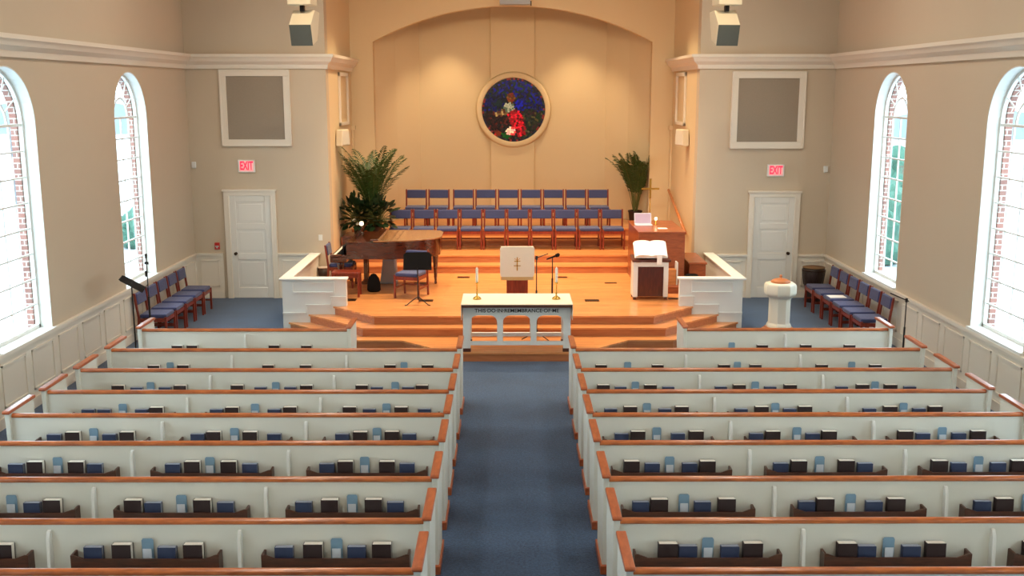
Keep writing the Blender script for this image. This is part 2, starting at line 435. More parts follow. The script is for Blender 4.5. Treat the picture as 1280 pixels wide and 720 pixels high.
bm = NB(); wainscot_y(bm, Y0, YB, XR, -1, h=.87); struct('trim_9', bm, trim_m)

# doors
def door(name, x0, x1, top, knob_x):
    cx = (x0+x1)/2; root = tag(empty(name, (cx, YB, 0)), kind='structure'); w = (x1-x0)/2
    bm = NB()
    box(bm, -w-.11, -w+.004, -.06, 0, 0, top+.0); box(bm, w-.004, w+.11, -.06, 0, 0, top)
    box(bm, -w-.11, w+.11, -.06, 0, top-.004, top+.09); box(bm, -w-.135, w+.135, -.085, 0, top+.08, top+.12)
    for s in (-1, 1): box(bm, *sorted((s*(w+.005), s*(w+.03))), -.07, -.05, 0, top)
    obj('door_frame', bm, trim_m, root, bevel=.004)
    bm = NB(); box(bm, -w, w, -.028, -.002, .005, top)
    # stiles and rails stand proud of the field
    st = .12; zs = [(.005, .22), (.80, .93), (1.42, 1.54), (top-.13, top)]
    for z0, z1 in zs: box(bm, -w+st, w-st, -.042, -.02, z0, z1)
    for s in (-1, 1): box(bm, *sorted((s*w, s*(w-st))), -.042, -.02, .005, top)
    for (a, b) in ((.22, .80), (.93, 1.42), (1.54, top-.13)):
        box(bm, -w+st+.05, w-st-.05, -.034, -.02, a+.05, b-.05)
    obj('door_leaf', bm, door_m, root, bevel=.006)
    bm = NB(); M = Matrix.Rotation(PI/2, 4, 'X')
    lathe(bm, [(.03, 0), (.03, .008), (.012, .012), (.012, .035), (.028, .045), (.034, .06), (.026, .075), (0, .08)], (knob_x-cx, -.04, .93), 16, M)
    obj('door_knob', bm, knob_m, root, smooth=True)
door('door_1', -5.745, -4.92, 2.115, -5.655)
door('door_2', 4.89, 5.705, 2.08, 5.61)

# ------------------------------------------------------------------ platform and steps
def outline(front, half_w, y_par, back=24.4):
    return front + [(3.7+.25, y_par+0), (3.95, 21.04), (3.69, 21.04), (3.69, back), (-3.71, back), (-3.71, 21.04), (-3.97, 21.04), (-3.97, y_par)]
L1 = [(-1.02, 15.90), (1.05, 15.90), (1.86, 16.72), (2.62, 16.72), (4.03, 18.13), (4.03, 18.2), (-4.08, 18.2), (-4.08, 18.16), (-2.62, 16.72), (-1.86, 16.72)]
L2 = [(-2.54, 16.98), (2.53, 16.98), (3.62, 18.07), (3.62, 18.2), (-3.65, 18.2), (-3.65, 18.09)]
L3 = [(-2.38, 17.26), (2.37, 17.26), (3.15, 18.04), (3.15, 18.3), (3.93, 18.3), (3.93, 21.03), (3.69, 21.03), (3.69, 24.5), (-3.71, 24.5), (-3.71, 21.03), (-3.97, 21.03), (-3.97, 18.3), (-3.19, 18.3), (-3.19, 18.07)]
def step(name, pts, z0, z1):
    bm = NB(); prism(bm, pts, 'z', z0, z1-.03); r = struct(name, bm, shaded_oak_m)
    bm = NB(); prism(bm, offset_poly(pts, .022), 'z', z1-.03, z1); obj('tread', bm, floor_m, r)
    return r
step('floor_step_1', L1, 0, .15); step('floor_step_2', L2, .15, .295); step('floor_platform', L3, .295, .44)
def riser(name, y0, z0, z1, x0=-3.70, x1=2.33, y1=24.5):
    bm = NB(); box(bm, x0, x1, y0, y1, z0, z1-.03); r = struct(name, bm, shaded_oak_m)
    bm = NB(); box(bm, x0, x1, y0-.02, y1, z1-.03, z1); obj('tread', bm, floor_m, r)
riser('floor_riser_1', 21.46, .44, .60, x1=3.69); riser('floor_riser_2', 21.88, .60, .755, x1=3.69)
riser('floor_riser_3', 23.12, .755, .91, x1=3.69); 
bm = NB(); pts = [(-3.70, 23.75), (3.69, 23.75), (3.69, 24.39), (3.19, 24.39), (3.19, 24.66), (2.795, 25.43), (2.29, 25.98), (-2.26, 25.98), (-2.79, 25.43), (-3.19, 24.66), (-3.19, 24.39), (-3.70, 24.39)]
prism(bm, pts, 'z', .44, 1.05); r = struct('floor_riser_4', bm, shaded_oak_m)
bm = NB(); prism(bm, [(x, y-.02 if y < 23.8 else y) for x, y in pts], 'z', 1.05, 1.08); obj('tread', bm, floor_m, r)

# floor outlet covers
VENTS = [(-1.60, 18.55, .26, .13, 'left of centre beside the music stand base'), (1.42, 18.55, .26, .13, 'right of centre before the steps'), (-1.02, 20.95, .25, .12, 'left, near the chancel steps behind the altar table'),
         (.98, 20.95, .25, .10, 'near the chancel steps behind the microphone stand'), (1.93, 20.3, .24, .07, 'beside the wooden console wall'), (-3.05, 18.62, .34, .16, 'behind the left white half wall'), (2.98, 18.72, .28, .1, 'between lectern and right half wall'), (-1.85, 20.3, .24, .08, 'under the tail of the piano')]
for x, y, w, d, t in VENTS:
    bm = NB(); box(bm, x-w/2, x+w/2, y-d*.65, y+d*.65, .4405, .447)
    for i in range(6): box(bm, x-w/2+.012+i*(w-.02)/6, x-w/2+.012+i*(w-.02)/6+.012, y-d*.6, y+d*.6, .447, .450)
    tag(obj('floor_outlet_cover', bm, knob_m), 'dark floor outlet cover on the platform, '+t, 'floor outlet', 'floor outlet covers on the platform')

# ------------------------------------------------------------------ white half walls beside the steps
def parapet(name, s, xo, xi, label):
    """s=-1 left, +1 right; xo outer x, xi inner end of the front arm"""
    root = tag(empty(name, (0, 0, 0)), kind='structure')
    yf = 18.07; zt = .91; th = .12
    a, b = sorted((xo, xi)); bm = NB()
    box(bm, a, b, yf, yf+th, 0, zt)
    x0, x1 = sorted((xo, xo-s*th)); box(bm, x0, x1, yf+th, YB-.02, 0, zt)
    # raised panel moulding on the front
    pa, pb = sorted((xo-s*.17, xi+s*.20))
    for q in ((pa, pb, .86, .876), (pa, pb, .69, .70)): box(bm, q[0], q[1], yf-.032, yf+.01, q[2]-.01, q[3]+.004)
    for q in (pa, pb-.025): box(bm, q, q+.025, yf-.032, yf+.01, .704, .85)
    # panels on the outer side
    for i in range(3):
        ya = yf+.15+i*.95; yb2 = ya+.8; X = tuple(sorted((xo, xo+s*.018)))
        for z in (.24, .74): box(bm, *X, ya, yb2, z, z+.025)
        for y in (ya, yb2-.025): box(bm, *X, y, y+.025, .24, .76)
    obj('panelled_wall', bm, white_m, root)
    bm = NB()      # skirting that climbs with the steps
    xs = [xo, xo-s*.42, xo-s*.86, xi]; zz = [.33, .475, .62]
    for i in range(3):
        X = tuple(sorted((xs[i], xs[i+1]))); box(bm, *X, yf-.014, yf+.01, 0, zz[i]-.03); box(bm, *X, yf-.03, yf+.01, zz[i]-.03, zz[i])
        if i: 
            X = tuple(sorted((xs[i]-.012, xs[i]+.012))); box(bm, *X, yf-.03, yf+.01, zz[i-1]-.03, zz[i])
    obj('stepped_skirting', bm, white_m, root)
    bm = NB(); ov = .045
    c0, c1 = sorted((xo+s*ov, xi-s*ov*.5)); box(bm, c0, c1, yf-ov, yf+th+ov, zt, zt+.035)
    x0, x1 = sorted((xo+s*ov, xo-s*(th+ov))); box(bm, x0, x1, yf+th+ov, YB-.02, zt, zt+.035)
    obj('wall_cap', bm, white_m, root, bevel=.008)
parapet('wall_half_left', -1, -4.10, -2.97, '')
parapet('wall_half_right', 1, 4.05, 2.93, '')

# ------------------------------------------------------------------ pews
PY = {1: 14.41, 2: 13.25, 3: 12.255, 4: 11.33, 5: 10.47, 6: 9.59, 7: 8.64, 8: 7.74, 9: 6.865}
ORD = ['first', 'second', 'third', 'fourth', 'fifth', 'sixth', 'seventh', 'eighth', 'ninth', 'tenth']
DZ = {1: -.050, 2: -.028, 3: -.012}
def rack_mesh(cx):
    bm = NB(); w = 1.16/2; y0 = -.125; y1 = -.03
    box(bm, cx-w, cx+w, y0, y1, .435, .45)
    # front lip rising at both ends
    pts = [(cx-w, .45), (cx+w, .45), (cx+w, .63), (cx+w-.03, .63), (cx+w-.11, .60), (cx-w+.11, .60), (cx-w+.03, .63), (cx-w, .63)]
    prism(bm, [pts[0], pts[1], pts[4], pts[5]], 'y', y0-.012, y0)
    prism(bm, [pts[1], pts[2], pts[3], pts[4]], 'y', y0-.012, y0); prism(bm, [pts[0], pts[5], pts[6], pts[7]], 'y', y0-.012, y0)
    for s in (-1, 1): box(bm, *sorted((cx+s*w, cx+s*(w-.018))), y0, y1, .45, .63)
    return bm
PEWWORD = {-1: 'left', 1: 'right'}
for row, py in PY.items():
    for s in (-1, 1):
        inner = .745*s if row > 1 else 2.36*s
        if row == 1 and s == 1: inner = 2.40
        outer = 5.32*s
        x0, x1 = sorted((inner, outer)); cx = (x0+x1)/2; side = PEWWORD[s]
        if row == 1: lab = 'short white front pew with wooden rail before the steps, %s side' % side
        else: lab = 'long white pew with wooden rail, %s from the front on the %s' % (ORD[row-1], side)
        root = thing('pew', lab, 'pew', (cx, py, 0), 0, 'white wooden pews of the nave')
        a, b = x0-cx, x1-cx
        bm = NB(); box(bm, a+.025, b-.025, -.03, 0, .08, .855); obj('pew_back', bm, pew_m, root)
        bm = NB(); prism(bm, [(-.044, .862), (-.044, .846), (-.03, .839), (.0, .839), (.018, .846), (.020, .864), (.012, .878), (-.008, .884), (-.030, .881), (-.041, .873)], 'x', a+.03, b-.03)
        obj('top_rail', bm, rail_m, root, smooth=False, bevel=.004)
        bm = NB(); box(bm, a+.025, b-.025, 0.001, .42, .40, .435); box(bm, a+.03, b-.03, .37, .39, .12, .40); obj('seat', bm, pew_m, root, bevel=.008)
        for e, d in ((a, 1), (b, -1)):
            bm = NB(); X = tuple(sorted((e-d*.025, e+d*.025)))
            prism(bm, [(-.07, .08), (.40, .08), (.44, .42), (.50, .62), (.49, .895), (-.075, .895), (-.06, .45)], 'x', *X)
            o = obj('end_panel', bm, pew_m, root, bevel=.006)
            bm = NB(); X = tuple(sorted((e-d*.038, e+d*.038)))
            prism(bm, [(-.10, .893), (.515, .893), (.525, .91), (.515, .93), (-.10, .93), (-.11, .91)], 'x', *X)
            obj('end_cap', bm, cap_m, o, bevel=.008)
            bm = NB(); X = tuple(sorted((e-d*.04, e+d*.04))); box(bm, *X, -.10, .47, 0, .082); obj('end_base', bm, cap_m, o, bevel=.006)
        fins = [v*s for v in ((2.22, 3.72) if row > 1 else (3.83,))]
        for fx in fins:
            bm = NB(); prism(bm, [(-.03, .80), (-.055, .80), (-.085, .74), (-.125, .05), (-.125, 0), (-.03, 0)], 'x', fx-cx-.015, fx-cx+.015)
            obj('back_brace', bm, white_m, root, bevel=.004)  # whiter than the pew back, for the light on its edge
        racks = ([1.46, 2.95, 4.44] if row > 1 else [3.09, 4.57])
        if row < 9:
            for rx in racks: obj('book_rack', rack_mesh(rx*s-cx), dwood, root, loc=(0, 0, DZ.get(row, 0)))

# ------------------------------------------------------------------ books and cards in the racks
BK = {(8,'L1'):('UBCUB',[-1.87,-1.64,-1.46,-1.3,-1.1]),(8,'L2'):('UBCUB',[-3.37,-3.14,-2.95,-2.79,-2.58]),(8,'R1'):('BUCUB',[1.15,1.31,1.47,1.64,1.82]),(8,'R2'):('BUCUB',[2.56,2.72,2.9,3.07,3.26]),
(7,'L1'):('UBCBU',[-1.89,-1.66,-1.47,-1.28,-1.09]),(7,'L2'):('BUCBU',[-3.37,-3.2,-2.96,-2.77,-2.57]),(7,'R1'):('UBCUB',[1.05,1.21,1.43,1.59,1.8]),(7,'R2'):('UBCUB',[2.5,2.66,2.89,3.09,3.28]),
(6,'L1'):('UBCBU',[-1.85,-1.67,-1.49,-1.27,-1.08]),(6,'L2'):('UBCBU',[-3.33,-3.14,-2.98,-2.79,-2.59]),(6,'R1'):('BUCUB',[1.08,1.28,1.45,1.64,1.81]),(6,'R2'):('UBCBU',[2.52,2.69,2.9,3.15,3.33]),
(5,'L1'):('UBCBU',[-1.84,-1.65,-1.48,-1.32,-1.14]),(5,'L2'):('UBCBU',[-3.35,-3.18,-2.97,-2.8,-2.55]),(5,'R1'):('UBCUB',[1.08,1.25,1.45,1.67,1.86]),(5,'R2'):('UBCUB',[2.49,2.66,2.92,3.08,3.25]),
(4,'L1'):('BUCBU',[-1.89,-1.67,-1.48,-1.31,-1.05]),(4,'L2'):('UBCUB',[-3.39,-3.21,-2.96,-2.74,-2.56]),(4,'L3'):('UUCUB',[-4.83,-4.65,-4.45,-4.23,-4.06]),(4,'R1'):('UBCUB',[1.05,1.27,1.46,1.66,1.85]),
(4,'R2'):('UBCUB',[2.52,2.75,2.91,3.07,3.24]),(4,'R3'):('UBCUB',[3.97,4.2,4.36,4.53,4.71]),(3,'L1'):('BUCUB',[-1.88,-1.7,-1.48,-1.32,-1.15]),(3,'L2'):('BUCUB',[-3.39,-3.11,-2.93,-2.75,-2.55]),
(3,'L3'):('BUCUB',[-4.83,-4.61,-4.45,-4.27,-4.08]),(3,'R1'):('BUCBU',[1.05,1.26,1.44,1.62,1.84]),(3,'R2'):('UBCUB',[2.48,2.7,2.9,3.08,3.32]),(3,'R3'):('UBCBU',[3.95,4.2,4.36,4.54,4.78]),
(2,'L1'):('BCB',[-1.65,-1.47,-1.16]),(2,'L2'):('BB',[-3.24,-2.75]),(2,'L3'):('BCB',[-4.73,-4.53,-4.35]),(2,'R1'):('BCB',[1.11,1.46,1.85]),(2,'R2'):('BCB',[2.72,2.9,3.13]),(2,'R3'):('BCB',[4.0,4.4,4.7]),
(1,'L1'):('BB',[-3.42,-2.96]),(1,'L2'):('BB',[-4.79,-4.58]),(1,'R1'):('CB',[3.07,3.5]),(1,'R2'):('BB',[4.12,4.74])}
rnd = random.Random(4)
for row in (5, 6, 7, 8):
    for s, c in (('L3', -4.44), ('R3', 4.44)):
        BK[(row, s)] = (rnd.choice(['UBCUB', 'UBCBU', 'BUCUB']), [c+d+rnd.uniform(-.01, .01) for d in (-.4, -.21, 0, .18, .37)])
def book_proto(w, h, t, cover, pages):
    root = empty('pew_book'); e = .004
    bm = NB(); box(bm, -w/2, w/2, -t, -t+e, 0, h); box(bm, -w/2, w/2, -e, 0, 0, h); box(bm, -w/2-.002, -w/2+e, -t+e, -e, 0, h)
    obj('book_cover', bm, cover, root)
    bm = NB(); box(bm, -w/2+e, w/2-.004, -t+e, -e, .004, h+.001); obj('page_block', bm, pages, root)
    return root
pb = book_proto(.150, .250, .062, bookb_m, page_m); pu = book_proto(.142, .222, .050, booku_m, pageu_m)
pu.name = 'hymnal'
pc = empty('card_holder')
bm = NB(); box(bm, -.058, .058, -.06, -.002, 0, .10); obj('holder_block', bm, dwood, pc, bevel=.004)
bm = NB(); box(bm, -.046, .046, -.020, -.014, .101, .268); prism(bm, [(-.046, .268), (.046, .268), (.036, .282), (-.036, .282)], 'y', -.020, -.014); obj('blue_card', bm, card_m, pc)
bm = NB(); box(bm, -.034, .034, -.040, -.036, .101, .205); obj('white_card', bm, card2_m, pc)
for x in (-.046, -.015, .016, .046):
    bm = NB(); lathe(bm, [(.0, .10), (.008, .10), (.010, .118), (.007, .118), (.006, .104), (0, .104)], (x, -.052, 0), 8); obj('small_cup', bm, paper_m, pc)
used = {'B': False, 'U': False, 'C': False}
protos = {'B': pb, 'U': pu, 'C': pc}
DIST = {'1': 'aisle-side', '2': 'middle', '3': 'wall-side'}
for (row, rk), (pat, xs) in BK.items():
    side = 'left' if rk[0] == 'L' else 'right'
    where = {'1': 'aisle-side', '2': 'wall-side'}[rk[1]] if row == 1 else DIST[rk[1]]
    xs = list(xs)
    for i in range(1, len(xs)):      # keep neighbours from touching
        need = .155 if pat[i] != 'C' and pat[i-1] != 'C' else .138
        if xs[i]-xs[i-1] < need: xs[i] = xs[i-1]+need
    nB = sum(p == 'B' for p in pat); nU = sum(p == 'U' for p in pat); cB = cU = 0
    for p, x in zip(pat, xs):
        o = protos[p] if not used[p] else copy_tree(protos[p]); used[p] = True
        lean = rnd.uniform(-.02, .02) if p != 'C' else 0
        o.location = (x, PY[row]-.032-rnd.uniform(0, .006), .4505+DZ.get(row, 0))
        o.rotation_euler = (R(-rnd.uniform(2.0, 3.5)) if p != 'C' else 0, 0, 0)
        # leaning back on the pew: pivot stays on the shelf
        if p != 'C': o.location.y -= .02
        pew = 'short front %s pew' % side if row == 1 else '%s pew from the front, %s side' % (ORD[row-1], side)
        if p == 'B':
            cB += 1; q = '' if nB == 1 else ('left ' if cB == 1 else 'right ')
            tag(o, '%smaroon-black book with white pages, %s rack, %s' % (q, where, pew), 'book', 'dark books in the pew racks')
        elif p == 'U':
            cU += 1; q = '' if nU == 1 else (['left ', 'right '][cU-1] if nU == 2 else ['leftmost ', 'second ', 'rightmost '][cU-1])
            tag(o, '%snavy blue hymnal, %s rack, %s' % (q, where, pew), 'hymnal', 'navy hymnals in the pew racks')
        else:
            tag(o, 'light blue cards in wooden holder, %s rack, %s' % (where, pew), 'card holder', 'card holders in the pew racks')

# ------------------------------------------------------------------ chairs
def chair_proto(w=.50):
    root = empty('upholstered_chair'); h = w/2
    # origin under the seat centre, facing -Y
    bm = NB(); box(bm, -h+.03, h-.03, -.235, .215, .405, .475)
    sc = obj('seat_cushion', bm, blue_f, root, bevel=.022, seg=3)
    bm = NB(); box(bm, -h+.012, h-.012, -.235, -.21, .345, .405); box(bm, -h+.012, h-.012, .20, .225, .345, .405)
    for s in (-1, 1): box(bm, *sorted((s*(h-.012), s*(h-.04))), -.21, .20, .345, .405)
    obj('seat_frame', bm, chair_w, root)
    for s in (-1, 1):
        bm = NB(); box(bm, *sorted((s*h, s*(h-.036))), -.245, -.209, 0, .43); obj('leg', bm, chair_w, root, bevel=.004)
        bm = NB(); X = tuple(sorted((s*h, s*(h-.034))))
        prism(bm, [(.235, 0), (.270, 0), (.245, .42), (.295, .84), (.262, .84), (.208, .42)], 'x', *X); obj('leg', bm, chair_w, root, bevel=.004)
    bm = NB(); box(bm, -h+.034, h-.034, .235, .25, .17, .20)
    for s in (-1, 1): box(bm, *sorted((s*(h-.008), s*(h-.026))), -.21, .235, .17, .20)
    obj('stretcher', bm, chair_w, root)
    bm = NB(); prism(bm, [(.219, .635), (.279, .635), (.302, .828), (.242, .828)], 'x', -h+.034, h-.034)
    obj('back_cushion', bm, blue_f, root, bevel=.018, seg=3)
    return root
ch0 = chair_proto(); chair_used = False
def chair(x, y, z, rz, label, group=None):
    global chair_used
    o = ch0 if not chair_used else copy_tree(ch0)
    if not chair_used and not group: pass
    chair_used = True
    o.location = (x, y, z); o.rotation_euler = (0, 0, rz); tag(o, label, 'chair')
    if group: o['group'] = group
    return o
G1 = 'blue choir chairs of the lower riser row'; G2 = 'blue choir chairs of the upper riser row'
for i in range(10):
    x = -2.76+.262+i*.5235
    lab = '%s blue choir chair from the left in the lower row on the risers' % ORD[i]
    if i == 9: lab = 'rightmost blue choir chair of the lower riser row, beside the wooden console'
    if i == 0: lab = 'leftmost blue choir chair of the lower riser row, behind the piano lid'
    chair(x, 22.86, .755, R(rnd.uniform(-1, 1)), lab, G1)
xs2 = [-2.26, -1.73, -1.15, -.63, -.10, .43, .96, 1.48, 2.01]
for i, x in enumerate(xs2):
    lab = '%s blue choir chair from the left in the upper row by the apse wall' % ORD[i]
    if i == 8: lab = 'rightmost blue choir chair of the upper row, nearest the potted palm'
    if i == 0: lab = 'leftmost blue choir chair of the upper row, nearest the leafy plants'
    chair(x, 24.15, 1.08, R(rnd.uniform(-1, 1)), lab, G2)
GL = 'blue chairs along the left side wall'; GR = 'blue chairs along the right side wall'
lw = ['nearest the pews, behind the microphone stand', 'second from the pews', 'middle one of five', 'second from the back wall', 'nearest the white door']
for i in range(5):
    chair(-6.13, 17.45+i*.56, 0, R(90), 'blue cushioned wooden chair against the left wall, '+lw[i], GL)
rw = ['nearest the pews', 'second from the pews', 'third from the pews', 'holding a white paper', 'second from the drum', 'nearest the drum']
for i in range(6):
    chair(5.98, 17.04+i*.56, 0, R(-90), 'blue cushioned wooden chair against the right wall, '+rw[i], GR)
bm = NB(); box(bm, -.15, .15, -.12, .12, 0, .006); tag(obj('paper_sheet', bm, paper_m, loc=(5.93, 18.72, .4765)), 'white sheet of paper lying on a blue chair by the right wall', 'paper')

# ------------------------------------------------------------------ piano
PZ = .44
pn = thing('grand_piano', 'brown mahogany grand piano with long low lid, keyboard at the left', 'piano', (-2.4, 19.95, PZ))
def L(pts): return [(x+2.4, y-19.95) for x, y in pts]
body = L([(-3.12, 19.17), (-2.45, 19.17), (-2.05, 19.22), (-1.75, 19.36), (-1.52, 19.55), (-1.41, 19.74), (-1.41, 20.40), (-1.48, 20.60), (-1.66, 20.68), (-3.12, 20.68)])
bm = NB(); prism(bm, body, 'z', .66, .985); obj('piano_case', bm, piano_w, pn, bevel=.008)
main = L([(-2.62, 19.15), (-2.45, 19.15), (-2.05, 19.20), (-1.74, 19.34), (-1.50, 19.53), (-1.38, 19.73), (-1.38, 20.42), (-1.46, 20.63), (-1.65, 20.71), (-2.62, 20.71)])
bm = NB(); prism(bm, main, 'z', .986, 1.012); lid = obj('piano_lid', bm, lid_w, pn, bevel=.005)
bm = NB(); box(bm, -.02-.24, .10-.24+.02, -.80, .76, 1.0125, 1.036); obj('folded_lid_flap', bm, piano_w, lid, bevel=.004)
bm = NB()
for yy in (-.5, 0, .5): box(bm, .20, .215, yy-.06, yy+.06, 1.0125, 1.02)
box(bm, .09, .115, -.79, .75, 1.0125, 1.017); box(bm, .20, .225, -.79, .75, 1.0125, 1.017)
obj('lid_hinge', bm, piano_w, lid)
bm = NB(); box(bm, -1.02, -.72, -.78, .73, .60, .70); box(bm, -1.02, -.721, -.78, -.70, .70, .745); box(bm, -1.02, -.72, .66, .73, .70, .90); box(bm, -1.03, -1.0, -.78, .73, .60, .725)
obj('key_bed', bm, piano_w, pn, bevel=.008)
bm = NB(); box(bm, -.99, -.84, -.69, .65, .70, .725)
kb = obj('white_keys', bm, ivory_m, pn)
bm = NB()
j = 0
for i in range(52):
    if i % 7 in (0, 1, 3, 4, 5): box(bm, -.935, -.84, -.69+(i+1)*.02577-.006, -.69+(i+1)*.02577+.006, .726, .738)
obj('black_keys', bm, blackp, kb)
bm = NB(); prism(bm, [(-.84, .70), (-.80, .70), (-.76, .90), (-.80, .90)], 'y', -.69, .65)
obj('fallboard', bm, blackp, pn)
bm = NB(); prism(bm, [(-.62, .99), (-.60, .99), (-.46, 1.20), (-.48, 1.20)], 'y', -.36, .36); md = obj('music_desk', bm, piano_w, pn)
bm = NB(); prism(bm, [(-.66, 1.0), (-.65, 1.0), (-.52, 1.17), (-.53, 1.17)], 'y', -.25, .25)
tag(obj('sheet_music', bm, blackp, loc=(-2.4+.022, 19.95, PZ+.004)), 'dark music folder open on the piano music desk', 'sheet music')
def turned_leg(bm, x, y, top, r=.05):
    lathe(bm, [(.018, .0), (.028, .02), (.02, .06), (.026, .10), (r*.6, .14), (r*.75, .30), (r*1.1, top-.12), (r*1.25, top-.06), (r*1.3, top)], (x, y, 0), 12)
for x, y in ((-.86, -.62), (-.86, .60), (.86, .30)):
    bm = NB(); turned_leg(bm, x, y, .66 if x > 0 else .60, .052); obj('leg', bm, piano_w, pn, smooth=True)
bm = NB(); box(bm, -.50, -.42, -.10, -.07, .10, .66); box(bm, -.50, -.42, .07, .10, .10, .66); box(bm, -.53, -.39, -.16, .16, .07, .13)
for k2 in (-.08, 0, .08): box(bm, -.66, -.53, k2-.015, k2+.015, .07, .085)
box(bm, -.50, -.42, -.16, .16, .62, .66)
obj('pedal_lyre', bm, piano_w, pn)
# piano lamp standing on the piano
lp = thing('piano_lamp', 'small black lamp with bright round bulb on the piano', 'lamp', (-3.0, 20.42, PZ+.986))
bm = NB(); lathe(bm, [(.05, 0), (.05, .01), (.012, .02), (.008, .03), (.008, .16), (0, .16)], (0, 0, 0), 16); obj('lamp_base', bm, black_m, lp, smooth=True)
bm = NB(); lathe(bm, [(0, .15), (.03, .155), (.04, .19), (.03, .225), (0, .232)], (0, 0, 0), 16); obj('lamp_bulb', bm, glow_m, lp, smooth=True)
# piano bench
bn = thing('piano_bench', 'low brown wooden bench before the piano keyboard', 'bench', (-3.18, 19.02, PZ), R(0))
bm = NB(); box(bm, -.18, .34, -.17, .17, .43, .47); obj('bench_seat', bm, chair_w, bn, bevel=.01)
for x in (-.15, .31):
    for y in (-.14, .14):
        bm = NB(); box(bm, x-.018, x+.018, y-.018, y+.018, 0, .43); obj('leg', bm, chair_w, bn)
bm = NB(); box(bm, -.13, .29, -.13, .13, .36, .43); obj('bench_apron', bm, chair_w, bn)
chair(-3.46+.12, 20.0, PZ, R(90), 'blue backed chair at the piano keyboard, against the chancel wall')
# keyboardist's black case and grey speaker under the piano
bm = NB(); 
prism(bm, [(-.17, 0), (.17, 0), (.14, .50), (-.10, .50)], 'y', -.14, .14)
t = tag(obj('floor_speaker', bm, grey_m, loc=(-2.47, 20.35, PZ), bevel=.02), 'pale grey floor speaker standing under the piano', 'speaker')
bm = NB(); prism(bm, [(-.145, .04), (.145, .04), (.115, .46), (-.08, .46)], 'y', -.146, -.141); obj('speaker_grille', bm, gcloth_m, t)
bm = NB(); lathe(bm, [(.10, 0), (.13, .03), (.125, .16), (.10, .26), (.05, .33), (0, .35)], (0,0,0), 14, None, 1, .8); 
tag(obj('black_bag', bm, blackp, loc=(-2.66, 19.45, PZ), smooth=True), 'slumped black bag on the floor under the piano', 'bag')
chair(-1.93+.03, 18.95, PZ, R(-17), 'blue seated wooden chair behind the black music stand, beside the piano')

# ------------------------------------------------------------------ stands
def music_stand(label, loc, h, rz, tilt=50, dw=.5, dh=.32, off=0):
    t = thing('music_stand', label, 'music stand', loc, rz)
    bm = NB(); tube(bm, [(0,0,.10), (0,0,h)], .011, 8); obj('pole', bm, black_m, t)
    bm = NB()
    for a in (90, 210, 330):
        c, s_ = math.cos(R(a)), math.sin(R(a)); tube(bm, [(0,0,.14), (c*.10, s_*.10, .09), (c*.22, s_*.22, .012), (c*.26, s_*.26, .010)], .010, 6)
    obj('tripod_base', bm, black_m, t)
    M = Matrix.Translation((0, 0, h)) @ Matrix.Rotation(R(tilt), 4, 'X') @ Matrix.Translation((0, 0, -off))
    bm = NB(); prism(bm, [(-dw/2, -.03), (dw/2, -.03), (dw/2, dh-.06), (dw/2-.05, dh-.02), (-dw/2+.05, dh-.02), (-dw/2, dh-.06)], 'y', -.006, .0, M)
    box(bm, -dw/2, dw/2, -.006, .055, -.035, -.028, M)
    obj('desk', bm, blackp, t)
    return t
# rear side of its desk faces the nave: the musician sits behind it
music_stand('black music stand with wide desk in front of the blue chair', (-1.715, 18.22, PZ), .66, R(0), -12, .50, .30)
ms = music_stand('black music stand with tilted desk beside the left wall chairs', (-5.90, 15.75, 0), 1.29, R(-78), 58, .46, .38, .18)
def mic_stand(label, loc, h, boom=None, mic=True, rz=0, base='tripod', clip=True):
    t = thing('microphone_stand', label, 'microphone stand', loc, rz)
    bm = NB(); tube(bm, [(0,0,.05), (0,0,h*.6)], .016, 8); tube(bm, [(0,0,h*.58), (0,0,h)], .009, 8); obj('pole', bm, black_m, t)
    bm = NB()
    if base == 'tripod':
        for a in (80, 200, 320):
            c, s_ = math.cos(R(a)), math.sin(R(a)); tube(bm, [(0,0,.12), (c*.26, s_*.26, .010)], .009, 6)
        lathe(bm, [(.02, .07), (.028, .09), (.028, .14), (.02, .16)], (0,0,0), 10)
    else: lathe(bm, [(.13, 0), (.13, .018), (.02, .035), (.018, .07)], (0,0,0), 20)
    obj('stand_base', bm, black_m, t)
    if boom:
        bm = NB(); b = Vector(boom); tube(bm, [Vector((0,0,h))-b*.15, Vector((0,0,h))+b], .008, 8); lathe(bm, [(0,h-.03),(.02,h-.03),(.02,h+.03),(0,h+.03)], (0,0,0), 10); bo = obj('boom_arm', bm, black_m, t)
        if mic:
            e = Vector((0,0,h))+b; d = b.normalized()
            bm = NB(); tube(bm, [e-d*.02, e+d*.10, e+d*.13, e+d*.17, e+d*.19], [.014, .016, .028, .028, .010], 10); obj('microphone', bm, blackp, t)
    elif mic:
        bm = NB(); e = Vector((0,0,h)); d = Vector((.6, -.35, .30)).normalized(); tube(bm, [e-d*.12, e+d*.06, e+d*.08, e+d*.13, e+d*.15], [.012, .017, .032, .032, .012], 10); obj('microphone', bm, blackp, t)
    elif clip:
        bm = NB(); box(bm, -.012, .012, -.02, .02, h-.02, h+.05); box(bm, -.03, .03, -.012, .012, h-.12, h-.08); box(bm, -.03, -.004, -.012, .012, h*.80, h*.86); obj('microphone_clip', bm, black_m, t)
    return t
mic_stand('black boom microphone stand behind the white altar table, beside the pulpit', (.36, 16.80, .15), 1.36, (.19, .05, .06), mic=False)
mic_stand('straight black stand carrying a microphone, right of the pulpit', (.66, 17.75, PZ), .93, None, True, base='round')
mic_stand('tall black microphone stand by the left wall chairs', (-5.86, 16.35, 0), 1.60, None, False)
mic_stand('black boom stand at the right wall behind the front pew', (5.98, 15.55, 0), 1.05, (-.22, .1, .09), mic=False)

